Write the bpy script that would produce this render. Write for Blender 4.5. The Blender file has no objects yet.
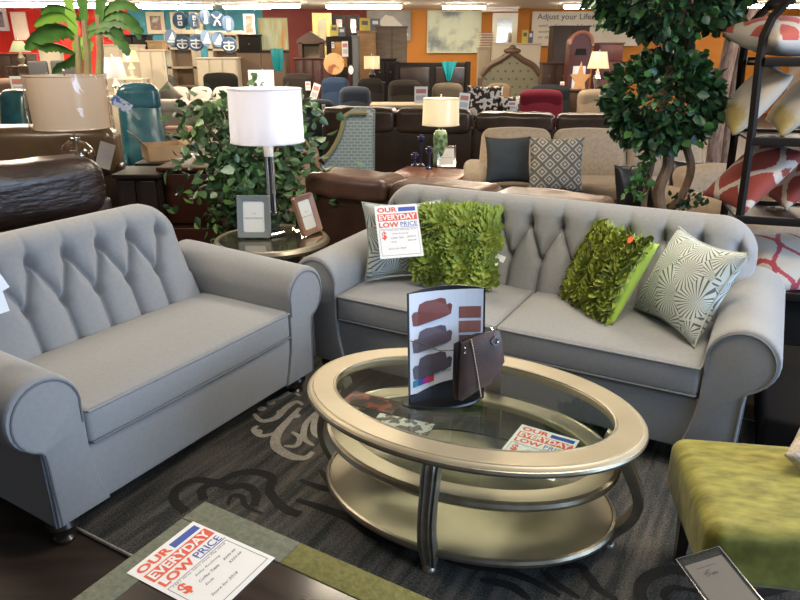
import bpy, bmesh, math, random
from mathutils import Vector, Matrix, Euler, noise
random.seed(7)
sc = bpy.context.scene
COL = sc.collection
PI = math.pi
sin, cos, sqrt, exp = math.sin, math.cos, math.sqrt, math.exp

# ---------------------------------------------------------------- camera, world, lights, exposure
FPX, PITCH, HCAM = 662.5, .3546, 1.603
cd = bpy.data.cameras.new('camera'); cam = bpy.data.objects.new('camera', cd); COL.objects.link(cam)
cam.location = (0, 0, HCAM); cam.rotation_euler = (PI/2 - PITCH, 0, 0)
cd.sensor_width = 36; cd.lens = FPX/800*36; cd.clip_start = .05; cd.clip_end = 200
sc.camera = cam
sc.view_settings.view_transform = 'Standard'; sc.view_settings.look = 'None'
sc.view_settings.gamma = 1; sc.view_settings.use_curve_mapping = False
sc.view_settings.exposure = 0.0
w = bpy.data.worlds.new('world'); sc.world = w; w.use_nodes = True
w.node_tree.nodes['Background'].inputs[0].default_value = (.85, .9, 1, 1)
w.node_tree.nodes['Background'].inputs[1].default_value = .08

def area(name, loc, tgt, sx, sy, power, col, spread=PI):
    l = bpy.data.lights.new(name, 'AREA'); l.shape = 'RECTANGLE'; l.size = sx; l.size_y = sy
    l.energy = power; l.color = col; l.spread = spread
    o = bpy.data.objects.new(name, l); COL.objects.link(o); o.location = loc
    o.rotation_euler = (Vector(tgt)-Vector(loc)).to_track_quat('-Z', 'Y').to_euler()
    return o
CEIL = 2.79
area('daylight_right_window', (5.6, -.3, 1.55), (0, 2.3, .5), 4.6, 2.1, 385, (.50, .70, 1.0))
area('daylight_front_window', (.8, -4.6, 1.6), (0, 3, .4), 5.0, 2.1, 14, (.6, .78, 1.0))
WARM = (1.0, .86, .66)
for (x, y, p) in [(-2.4, 3.0, 58), (1.3, 2.0, 54), (3.6, 3.2, 40), (-3.8, 6.6, 70), (.2, 4.7, 62), (4.6, 6.6, 70),
                  (-6.5, 11, 150), (-2, 10.5, 90), (2.5, 10.5, 85), (7, 11, 110), (-7.5, 14.6, 150), (-3, 14.6, 100), (1.5, 14.6, 75), (6, 14.6, 80)]:
    area('ceiling_lamp', (x, y, CEIL-.12), (x, y+.001, 0), 1.5, .5, p, WARM)

for x in (-9, -5.2, -1.8, 1.6, 5.4):     # unseen fill lamps, added to brighten the far ceiling and walls
    l = bpy.data.lights.new('ceiling_fill', 'POINT'); l.energy = 95; l.color = WARM; l.shadow_soft_size = .12
    o = bpy.data.objects.new('ceiling_fill', l); COL.objects.link(o); o.location = (x, 11.4, CEIL-.28)

# ---------------------------------------------------------------- pixel helpers (a pixel ray to a real 3D point)
def ray(px, py):
    X = (px-400)/FPX; Y = (300-py)/FPX
    return Vector((X, cos(PITCH)+Y*sin(PITCH), -sin(PITCH)+Y*cos(PITCH)))
def at(px, py, Y):
    d = ray(px, py); return Vector((0, 0, HCAM)) + d*(Y/d.y)
def atz(px, py, z):
    d = ray(px, py); return Vector((0, 0, HCAM)) + d*((z-HCAM)/d.z)

# ---------------------------------------------------------------- materials
MATS = {}
def nd(nt, t, **kw):
    n = nt.nodes.new(t)
    for k, v in kw.items():
        if hasattr(n, k): setattr(n, k, v)
    return n
def mat(name, col, rough=.6, metal=0, col2=None, scale=8, detail=4, bump=0, bscale=None, sheen=0, coat=0, emis=None, es=0, trans=0, stretch=None, contrast=(.35, .65), spec=None, alpha=None, kind='noise', ior=None, sss=0, coord='Object'):
    if name in MATS: return MATS[name]
    m = bpy.data.materials.new(name); m.use_nodes = True; nt = m.node_tree
    b = nt.nodes['Principled BSDF']; I = b.inputs
    I['Base Color'].default_value = (*col, 1); I['Roughness'].default_value = rough; I['Metallic'].default_value = metal
    if sheen: I['Sheen Weight'].default_value = sheen; I['Sheen Roughness'].default_value = .4
    if coat: I['Coat Weight'].default_value = coat; I['Coat Roughness'].default_value = .15
    if emis: I['Emission Color'].default_value = (*emis, 1); I['Emission Strength'].default_value = es
    if trans: I['Transmission Weight'].default_value = trans
    if spec is not None: I['Specular IOR Level'].default_value = spec
    if ior: I['IOR'].default_value = ior
    if alpha is not None: I['Alpha'].default_value = alpha
    tc = nd(nt, 'ShaderNodeTexCoord'); mp = nd(nt, 'ShaderNodeMapping')
    nt.links.new(tc.outputs[coord], mp.inputs[0])
    if stretch: mp.inputs['Scale'].default_value = stretch
    def tex(s):
        if kind == 'wave':
            t = nd(nt, 'ShaderNodeTexWave'); t.inputs['Scale'].default_value = s; t.inputs['Distortion'].default_value = 6; t.inputs['Detail'].default_value = 3
            nt.links.new(mp.outputs[0], t.inputs[0]); return t.outputs[1]
        if kind == 'brick':
            t = nd(nt, 'ShaderNodeTexBrick'); t.inputs['Scale'].default_value = s; t.inputs['Mortar Size'].default_value = .045; t.inputs['Color1'].default_value = (0, 0, 0, 1); t.inputs['Color2'].default_value = (.1, .1, .1, 1); t.inputs['Mortar'].default_value = (1, 1, 1, 1)
            sx = nd(nt, 'ShaderNodeSeparateXYZ'); cx_ = nd(nt, 'ShaderNodeCombineXYZ'); nt.links.new(mp.outputs[0], sx.inputs[0]); nt.links.new(sx.outputs[0], cx_.inputs[0]); nt.links.new(sx.outputs[2], cx_.inputs[1]); nt.links.new(cx_.outputs[0], t.inputs[0]); return t.outputs[0]
        if kind == 'voronoi':
            t = nd(nt, 'ShaderNodeTexVoronoi'); t.inputs['Scale'].default_value = s
            nt.links.new(mp.outputs[0], t.inputs[0]); return t.outputs[0]
        t = nd(nt, 'ShaderNodeTexNoise'); t.inputs['Scale'].default_value = s; t.inputs['Detail'].default_value = detail
        nt.links.new(mp.outputs[0], t.inputs[0]); return t.outputs[0]
    if col2:
        r = nd(nt, 'ShaderNodeValToRGB'); e = r.color_ramp.elements
        e[0].position, e[1].position = contrast; e[0].color = (*col, 1); e[1].color = (*col2, 1)
        nt.links.new(tex(scale), r.inputs[0]); nt.links.new(r.outputs[0], I['Base Color'])
    if bump:
        t = nd(nt, 'ShaderNodeTexNoise'); t.inputs['Scale'].default_value = bscale or scale*6; t.inputs['Detail'].default_value = 3
        nt.links.new(mp.outputs[0], t.inputs[0])
        bp = nd(nt, 'ShaderNodeBump'); bp.inputs['Strength'].default_value = bump; bp.inputs['Distance'].default_value = .01
        nt.links.new(t.outputs[0], bp.inputs['Height']); nt.links.new(bp.outputs[0], I['Normal'])
    MATS[name] = m; return m
def glassmat(name, tint=(.93, .97, .95), refl=1.5):
    if name in MATS: return MATS[name]
    m = bpy.data.materials.new(name); m.use_nodes = True; nt = m.node_tree; nt.nodes.clear()
    o = nd(nt, 'ShaderNodeOutputMaterial'); mx = nd(nt, 'ShaderNodeMixShader'); lw = nd(nt, 'ShaderNodeLayerWeight'); pw = nd(nt, 'ShaderNodeMath', operation='POWER'); pw.inputs[1].default_value = 4.2; nt.links.new(lw.outputs['Facing'], pw.inputs[0]); lw.inputs[0].default_value = .5
    fr = nd(nt, 'ShaderNodeMath', operation='MULTIPLY_ADD'); nt.links.new(pw.outputs[0], fr.inputs[0]); f0 = ((refl-1)/(refl+1))**2*1.0; fr.inputs[1].default_value = 1-f0; fr.inputs[2].default_value = f0
    t = nd(nt, 'ShaderNodeBsdfTransparent'); t.inputs[0].default_value = (*tint, 1); g = nd(nt, 'ShaderNodeBsdfGlossy'); g.inputs['Roughness'].default_value = .02
    nt.links.new(fr.outputs[0], mx.inputs[0]); nt.links.new(t.outputs[0], mx.inputs[1]); nt.links.new(g.outputs[0], mx.inputs[2]); nt.links.new(mx.outputs[0], o.inputs[0])
    MATS[name] = m; return m
def lines_mat(name, base, dark, thing='fan'):
    """upholstery print: fans of fine lines (voronoi cells, each with its own stripe direction)"""
    if name in MATS: return MATS[name]
    m = mat(name, base, rough=.85, sheen=.2); nt = m.node_tree; b = nt.nodes['Principled BSDF']
    tc = nd(nt, 'ShaderNodeTexCoord'); v = nd(nt, 'ShaderNodeTexVoronoi'); v.inputs['Scale'].default_value = 8.5
    nt.links.new(tc.outputs['Object'], v.inputs[0])
    # local vector from cell centre, angle -> stripes fanning from the centre
    sub = nd(nt, 'ShaderNodeVectorMath', operation='SUBTRACT'); nt.links.new(tc.outputs['Object'], sub.inputs[0]); nt.links.new(v.outputs['Position'], sub.inputs[1])
    sp = nd(nt, 'ShaderNodeSeparateXYZ'); nt.links.new(sub.outputs[0], sp.inputs[0])
    cs = nd(nt, 'ShaderNodeSeparateXYZ'); nt.links.new(v.outputs['Color'], cs.inputs[0])
    off = nd(nt, 'ShaderNodeMath', operation='MULTIPLY_ADD'); off.inputs[1].default_value = .09; off.inputs[2].default_value = -.045; nt.links.new(cs.outputs[0], off.inputs[0])
    offy = nd(nt, 'ShaderNodeMath', operation='MULTIPLY_ADD'); offy.inputs[1].default_value = .09; offy.inputs[2].default_value = -.045; nt.links.new(cs.outputs[1], offy.inputs[0])
    ax = nd(nt, 'ShaderNodeMath', operation='ADD'); nt.links.new(sp.outputs[0], ax.inputs[0]); nt.links.new(off.outputs[0], ax.inputs[1])
    ay = nd(nt, 'ShaderNodeMath', operation='ADD'); nt.links.new(sp.outputs[1], ay.inputs[0]); nt.links.new(offy.outputs[0], ay.inputs[1])
    an = nd(nt, 'ShaderNodeMath', operation='ARCTAN2'); nt.links.new(ay.outputs[0], an.inputs[0]); nt.links.new(ax.outputs[0], an.inputs[1])
    mu = nd(nt, 'ShaderNodeMath', operation='MULTIPLY'); mu.inputs[1].default_value = 29; nt.links.new(an.outputs[0], mu.inputs[0])
    si = nd(nt, 'ShaderNodeMath', operation='SINE'); nt.links.new(mu.outputs[0], si.inputs[0])
    r = nd(nt, 'ShaderNodeValToRGB'); e = r.color_ramp.elements; e[0].position = .42; e[1].position = .62; e[0].color = (*base, 1); e[1].color = (*dark, 1)
    nt.links.new(si.outputs[0], r.inputs[0]); nt.links.new(r.outputs[0], b.inputs['Base Color'])
    return m

# ---------------------------------------------------------------- mesh builder
class MB:
    def __init__(s): s.v = []; s.f = []; s.m = []
    def add(s, vs, fs, mi=0, M=None):
        n = len(s.v)
        s.v += [tuple(M @ Vector(p)) if M else tuple(p) for p in vs]
        s.f += [tuple(i+n for i in f) for f in fs]; s.m += [mi]*len(fs); return s
    def box(s, x0, x1, y0, y1, z0, z1, r=0, seg=2, mi=0, M=None, fn=None, div=0):
        hx, hy, hz = (x1-x0)/2, (y1-y0)/2, (z1-z0)/2; c = Vector(((x0+x1)/2, (y0+y1)/2, (z0+z1)/2))
        r = min(r, hx*.999, hy*.999, hz*.999)
        if r <= 0 and not fn:
            vs = [(x, y, z) for x in (x0, x1) for y in (y0, y1) for z in (z0, z1)]
            return s.add(vs, [(0, 1, 3, 2), (4, 6, 7, 5), (0, 4, 5, 1), (2, 3, 7, 6), (0, 2, 6, 4), (1, 5, 7, 3)], mi, M)
        def lin(h):
            k = [r*math.tan(PI/4*i/seg) for i in range(seg+1)] if r > 0 else [0]
            a = [h-r+t for t in k]
            inner = max(0, div)
            mid = [-(h-r) + 2*(h-r)*(i+1)/(inner+1) for i in range(inner)]
            return [-t for t in reversed(a)] + mid + a
        L = [lin(hx), lin(hy), lin(hz)]; H = [hx, hy, hz]
        vs = []; fs = []; idx = {}
        def vert(p):
            q = Vector([max(-(H[i]-r), min(H[i]-r, p[i])) for i in range(3)]); d = Vector(p)-q
            if r > 0: d = d.normalized()*r
            P = q+d
            if fn: P = Vector(fn(P.x, P.y, P.z, hx, hy, hz))
            k = (round(P.x, 6), round(P.y, 6), round(P.z, 6))
            if k not in idx: idx[k] = len(vs); vs.append(P+c)
            return idx[k]
        for ax in range(3):
            a, b = (ax+1) % 3, (ax+2) % 3
            for sg in (-1, 1):
                g = []
                for u in L[a]:
                    row = []
                    for w_ in L[b]:
                        p = [0, 0, 0]; p[ax] = sg*H[ax]; p[a] = u; p[b] = w_; row.append(vert(p))
                    g.append(row)
                for i in range(len(g)-1):
                    for j in range(len(g[0])-1):
                        q = [g[i][j], g[i+1][j], g[i+1][j+1], g[i][j+1]]
                        if sg < 0: q.reverse()
                        o = []
                        for t in q:
                            if t not in o: o.append(t)
                        if len(o) > 2: fs.append(tuple(o))
        return s.add(vs, fs, mi, M)
    def loft(s, rings, closed=True, cap=True, mi=0, M=None):
        n = len(rings[0]); vs = [p for r in rings for p in r]; fs = []
        for i in range(len(rings)-1):
            for j in range(n if closed else n-1):
                k = (j+1) % n; fs.append((i*n+j, i*n+k, (i+1)*n+k, (i+1)*n+j))
        if cap and closed: fs += [tuple(range(n))[::-1], tuple(range((len(rings)-1)*n, len(rings)*n))]
        return s.add(vs, fs, mi, M)
    def lathe(s, prof, n=24, c=(0, 0, 0), sx=1, sy=1, mi=0, M=None):
        rings = [[(c[0]+r*sx*cos(2*PI*j/n), c[1]+r*sy*sin(2*PI*j/n), c[2]+z) for j in range(n)] for r, z in prof]
        return s.loft(rings, True, True, mi, M)
    def tube(s, pts, r, n=8, closed=False, mi=0, M=None, flat=1.0):
        P = [Vector(p) for p in pts]; N = len(P); rings = []; up = None
        for i in range(N):
            if closed: t = P[(i+1) % N]-P[i-1]
            else: t = P[min(i+1, N-1)]-P[max(i-1, 0)]
            if t.length < 1e-9: t = Vector((0, 0, 1))
            t.normalize()
            if up is None: up = Vector((0, 0, 1)) if abs(t.z) < .9 else Vector((1, 0, 0))
            a = t.cross(up)
            if a.length < 1e-6: a = t.cross(Vector((.3, 1, .1)))
            a.normalize(); b = a.cross(t).normalized(); up = b
            rr = r(i/(N-1)) if callable(r) else r
            rings.append([P[i]+a*cos(2*PI*k/n)*rr+b*sin(2*PI*k/n)*rr*flat for k in range(n)])
        if closed: rings.append(rings[0])
        return s.loft(rings, True, not closed, mi, M)
    def prism(s, poly, z0, z1, mi=0, M=None):
        n = len(poly); vs = [(x, y, z0) for x, y in poly]+[(x, y, z1) for x, y in poly]
        fs = [tuple(range(n))[::-1], tuple(range(n, 2*n))]+[(i, (i+1) % n, n+(i+1) % n, n+i) for i in range(n)]
        return s.add(vs, fs, mi, M)
    def ribbon(s, pts, w_, z=0, h=.002, mi=0, M=None):
        """flat strip along xy path, width w_(t)"""
        P = [Vector((p[0], p[1], 0)) for p in pts]; N = len(P); L = []; Rr = []
        for i in range(N):
            t = (P[min(i+1, N-1)]-P[max(i-1, 0)]).normalized(); n = Vector((-t.y, t.x, 0)); ww = w_(i/(N-1)) if callable(w_) else w_
            L.append(P[i]+n*ww/2); Rr.append(P[i]-n*ww/2)
        vs = []; fs = []
        for a, b in zip(L, Rr): vs += [(a.x, a.y, z+h), (b.x, b.y, z+h)]
        for i in range(N-1): fs.append((2*i, 2*i+1, 2*i+3, 2*i+2))
        return s.add(vs, fs, mi, M)
    def grid(s, nu, nv, fn, mi=0, M=None, wrapu=False):
        vs = [fn(i/(nu-(0 if wrapu else 1)), j/(nv-1)) for i in range(nu) for j in range(nv)]; fs = []
        for i in range(nu if wrapu else nu-1):
            k = (i+1) % nu
            for j in range(nv-1): fs.append((i*nv+j, k*nv+j, k*nv+j+1, i*nv+j+1))
        return s.add(vs, fs, mi, M)
    def ball(s, c, rx, ry=None, rz=None, n=16, m=10, mi=0, M=None):
        ry = ry or rx; rz = rz or rx
        prof = [(max(1e-4, sin(PI*i/m)), -cos(PI*i/m)) for i in range(m+1)]
        rings = [[(c[0]+r*rx*cos(2*PI*j/n), c[1]+r*ry*sin(2*PI*j/n), c[2]+z*rz) for j in range(n)] for r, z in prof]
        return s.loft(rings, True, True, mi, M)
    def build(s, name, mats, parent=None, smooth=True, label=None, loc=None, rot=None, auto=35):
        me = bpy.data.meshes.new(name); me.from_pydata(s.v, [], s.f); me.update()
        if not isinstance(mats, (list, tuple)): mats = [mats]
        for m in mats: me.materials.append(m)
        if len(mats) > 1: me.polygons.foreach_set('material_index', s.m)
        bm = bmesh.new(); bm.from_mesh(me); bmesh.ops.recalc_face_normals(bm, faces=bm.faces)
        for f in bm.faces: f.smooth = smooth
        if smooth and auto:
            lim = math.radians(auto)
            for e in bm.edges:
                if len(e.link_faces) == 2 and e.calc_face_angle(0) > lim: e.smooth = False
        bm.to_mesh(me); bm.free()
        o = bpy.data.objects.new(name, me); COL.objects.link(o)
        if parent: o.parent = parent
        if loc: o.location = loc
        if rot: o.rotation_euler = rot
        if label: o['label'] = label
        return o

def thing(name, label, cat, loc=(0, 0, 0), rz=0, group=None, rot=None):
    o = bpy.data.objects.new(name, None); COL.objects.link(o); o.location = loc
    o.rotation_euler = rot if rot is not None else (0, 0, rz)
    o.empty_display_size = .1
    o['label'] = label; o['category'] = cat
    if group: o['group'] = group
    return o
def tag(o, label, cat, group=None, kind=None):
    o['label'] = label; o['category'] = cat
    if group: o['group'] = group
    if kind: o['kind'] = kind
    return o
def struct(o): o['kind'] = 'structure'; return o
def copy_tree(o, parent=None):
    c = o.copy(); COL.objects.link(c); c.parent = parent
    for ch in [x for x in bpy.data.objects if x.parent == o]: copy_tree(ch, c)
    return c
def textmesh(s, bold=0, sh=0):
    c = bpy.data.curves.new('t', 'FONT'); c.body = s; c.offset = bold; c.resolution_u = 3; c.shear = sh
    o = bpy.data.objects.new('t', c); COL.objects.link(o)
    dg = bpy.context.evaluated_depsgraph_get(); me = bpy.data.meshes.new_from_object(o.evaluated_get(dg))
    vs = [v.co.copy() for v in me.vertices]; fs = [tuple(p.vertices) for p in me.polygons]
    bpy.data.objects.remove(o); bpy.data.curves.remove(c); bpy.data.meshes.remove(me)
    return vs, fs
def text_into(mb, s, x0, x1, y0, y1, z, bold=0, mi=0, keep=False, sh=0):
    vs, fs = textmesh(s, bold, sh)
    if not vs: return
    ax, bx = min(v.x for v in vs), max(v.x for v in vs); ay, by = min(v.y for v in vs), max(v.y for v in vs)
    kx = (x1-x0)/(bx-ax); ky = (y1-y0)/(by-ay)
    mb.add([(x0+(v.x-ax)*kx, y0+(v.y-ay)*ky, z) for v in vs], fs, mi)

# ---------------------------------------------------------------- shared materials
FAB = mat('grey_linen', (.265, .268, .275), rough=.85, col2=(.285, .288, .292), scale=60, bump=.08, bscale=900, sheen=.2)
FABD = mat('grey_welt', (.17, .175, .185), rough=.85, bump=.1, bscale=600)
DARKWOOD = mat('espresso_wood', (.018, .011, .008), rough=.32, coat=.3)
GOLD = mat('champagne_metal', (.34, .30, .22), rough=.33, metal=.85, col2=(.44, .39, .30), scale=14)
CHAMP = mat('champagne_top', (.46, .39, .27), rough=.42, metal=.35, col2=(.52, .45, .32), scale=5, bump=.03, bscale=90)
DGOLD = mat('antique_metal', (.30, .27, .21), rough=.42, metal=.75, col2=(.40, .365, .29), scale=20)
WHITE = mat('paper_white', (.86, .86, .87), rough=.5)
BLACKP = mat('black_plastic', (.012, .012, .014), rough=.35)
CHROME = mat('chrome', (.75, .76, .78), rough=.12, metal=1)
RED = mat('sign_red', (.78, .10, .05), rough=.5)
BLUE = mat('sign_blue', (.04, .09, .42), rough=.5)
INK = mat('ink', (.12, .12, .15), rough=.6)
GLASS = glassmat('clear_glass')

# ================================================================ SETTING
floor = struct(MB().box(-14, 12, -5, 20, -.1, 0).build('floor', mat('floor_dark', (.030, .020, .015), rough=.5, col2=(.055, .036, .026), scale=3, stretch=(1, 6, 1)), smooth=False))
ceil = struct(MB().box(-14, 12, -5, 20, CEIL, CEIL+.1).build('ceiling', mat('ceiling_paint', (.90, .84, .74), rough=.8), smooth=False))
def wallseg(name, px0, px1, col, Y=20.0, z1=CEIL):
    x0, x1 = at(px0, 9, Y).x, at(px1, 9, Y).x
    return struct(MB().box(x0, x1, Y, Y+.12, 0, z1).build(name, mat(name+'_paint', col, rough=.7), smooth=False))
wallseg('wall_back_red', -60, 127, (.62, .02, .012))
wallseg('wall_back_teal', 127, 262, (.035, .20, .25))
wallseg('wall_back_maroon', 262, 367, (.15, .016, .009))
wallseg('wall_back_orange', 367, 800, (.52, .19, .02))
struct(MB().box(-14.1, -14, -5, 20, 0, CEIL).build('wall_left', mat('wall_cream', (.6, .5, .4), rough=.8), smooth=False))
struct(MB().box(12, 12.1, -5, 20, 0, CEIL).build('wall_right', mat('wall_cream', (.6, .5, .4), rough=.8), smooth=False))
struct(MB().box(-14, 12, 20.12, 20.2, 0, CEIL).build('wall_back', mat('wall_cream', (.6, .5, .4), rough=.8), smooth=False))

# rug, aligned with the seating
RA = math.radians(-29.5)
RO = Vector((-1.163, 1.948, 0))-Vector((cos(RA), sin(RA), 0))*.30
def make_rug():
    m = mat('rug_pile', (.035, .032, .029), rough=.95)
    nt = m.node_tree; b = nt.nodes['Principled BSDF']
    tc = nd(nt, 'ShaderNodeTexCoord'); mp = nd(nt, 'ShaderNodeMapping'); nt.links.new(tc.outputs['Object'], mp.inputs[0]); mp.inputs['Scale'].default_value = (14, 1.6, 1)
    n1 = nd(nt, 'ShaderNodeTexNoise'); n1.inputs['Scale'].default_value = 1.8; n1.inputs['Detail'].default_value = 5; nt.links.new(mp.outputs[0], n1.inputs[0])
    n2 = nd(nt, 'ShaderNodeTexNoise'); n2.inputs['Scale'].default_value = 160; n2.inputs['Detail'].default_value = 2; nt.links.new(tc.outputs['Object'], n2.inputs[0])
    mx = nd(nt, 'ShaderNodeMath', operation='MULTIPLY_ADD'); mx.inputs[1].default_value = .55; nt.links.new(n1.outputs[0], mx.inputs[0])
    m2 = nd(nt, 'ShaderNodeMath', operation='MULTIPLY'); m2.inputs[1].default_value = .45; nt.links.new(n2.outputs[0], m2.inputs[0]); nt.links.new(m2.outputs[0], mx.inputs[2])
    r = nd(nt, 'ShaderNodeValToRGB'); e = r.color_ramp.elements; e[0].position = .43; e[1].position = .60; e[0].color = (.026, .031, .029, 1); e[1].color = (.135, .120, .105, 1)
    nt.links.new(mx.outputs[0], r.inputs[0]); nt.links.new(r.outputs[0], b.inputs['Base Color'])
    bp = nd(nt, 'ShaderNodeBump'); bp.inputs['Strength'].default_value = .6; bp.inputs['Distance'].default_value = .01; nt.links.new(n2.outputs[0], bp.inputs['Height']); nt.links.new(bp.outputs[0], b.inputs['Normal'])
    dark = mat('rug_dark_pile', (.010, .009, .008), rough=.95, col2=(.026, .023, .021), scale=150, bump=.4, bscale=200)
    light = mat('rug_cream_pile', (.30, .27, .23), rough=.95, col2=(.46, .42, .36), scale=120, bump=.4, bscale=200)
    root = thing('area_rug', 'charcoal patterned area rug with cream and black scrolls under the coffee table', 'rug', RO, RA)
    def rp(u, v): return (u, v)
    M = MB(); M.box(0, 3.4, 0, 2.02, 0.001, .012, r=.004)
    M.build('pile', m, root)
    MB().tube([(0, 0, .008), (3.4, 0, .008), (3.4, 2.02, .008), (0, 2.02, .008)], .007, 6, closed=True).build('binding', light, root)
    inv = Matrix.Rotation(-RA, 3, 'Z')
    def loc(px, py):
        p = atz(px, py, .012); q = inv @ (p-RO); return (q.x, q.y)
    def smooth(pts, k=10):
        out = []
        P = [pts[0]]+pts+[pts[-1]]
        for i in range(1, len(P)-2):
            for t in range(k):
                t /= k; a, b_, c, d = P[i-1], P[i], P[i+1], P[i+2]
                out.append(tuple(.5*((2*b_[j])+(-a[j]+c[j])*t+(2*a[j]-5*b_[j]+4*c[j]-d[j])*t*t+(-a[j]+3*b_[j]-3*c[j]+d[j])*t**3) for j in range(2)))
        out.append(P[-1]); return out
    def stroke(mb, px, w_, taper=True):
        pts = smooth([loc(*p) for p in px]); mb.ribbon(pts, (lambda t: w_*(.35+.65*sin(PI*min(1, max(0, t*.9+.05))))) if taper else w_, z=.0122+len(mb.v)*1e-7, h=.0012)
    lt = MB()
    stroke(lt, [(300, 408), (289, 420), (278, 433), (276, 446), (290, 456), (305, 458), (313, 452)], .045)
    stroke(lt, [(303, 405), (296, 402), (286, 408), (276, 418), (262, 421), (254, 414)], .035)
    stroke(lt, [(276, 433), (262, 436), (254, 430), (258, 426)], .03)
    stroke(lt, [(284, 446), (296, 446), (300, 438), (292, 432)], .028)
    stroke(lt, [(316, 412), (306, 424), (304, 438), (314, 446)], .03)
    stroke(lt, [(322, 404), (316, 416), (314, 432), (324, 440)], .03)
    stroke(lt, [(270, 402), (280, 398), (292, 392), (300, 396)], .03)
    for px in [(262, 409), (271, 403), (281, 412), (258, 432), (296, 416)]:
        c = loc(*px); lt.add([(c[0]+.022*cos(a)*1, c[1]+.022*sin(a), .0136) for a in [2*PI*i/10 for i in range(10)]], [tuple(range(10))])
    lt.build('cream_scroll', light, root, smooth=False, label='cream curling scroll pattern')
    dk = MB()
    stroke(dk, [(186, 512), (174, 500), (178, 488), (196, 480), (218, 482), (236, 474), (256, 472), (272, 478), (270, 492), (284, 508), (300, 515)], .037, False)
    stroke(dk, [(204, 500), (202, 490), (214, 484), (230, 487), (246, 486), (256, 494), (254, 506)], .034, False)
    stroke(dk, [(228, 505), (232, 496), (242, 497), (246, 506), (262, 514)], .024)
    stroke(dk, [(300, 480), (322, 488), (350, 494), (372, 508)], .034)
    stroke(dk, [(296, 500), (322, 508), (352, 520), (372, 535), (405, 548)], .041)
    stroke(dk, [(320, 470), (336, 486), (362, 490)], .034)
    stroke(dk, [(445, 560), (470, 566), (500, 570), (530, 580), (560, 596)], .034)
    stroke(dk, [(480, 580), (510, 586), (530, 600)], .034)
    stroke(dk, [(560, 568), (580, 566), (588, 576), (600, 590), (618, 600)], .031)
    stroke(dk, [(545, 572), (556, 584), (580, 598)], .027)
    stroke(dk, [(700, 575), (672, 570), (650, 576), (640, 590), (646, 606), (666, 612)], .041, False)
    stroke(dk, [(690, 590), (672, 588), (664, 596), (672, 604)], .027)
    stroke(dk, [(690, 590), (730, 596), (770, 592), (800, 584)], .034)
    dk.build('black_scroll', dark, root, smooth=False, label='black curling scroll pattern')
make_rug()

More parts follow.
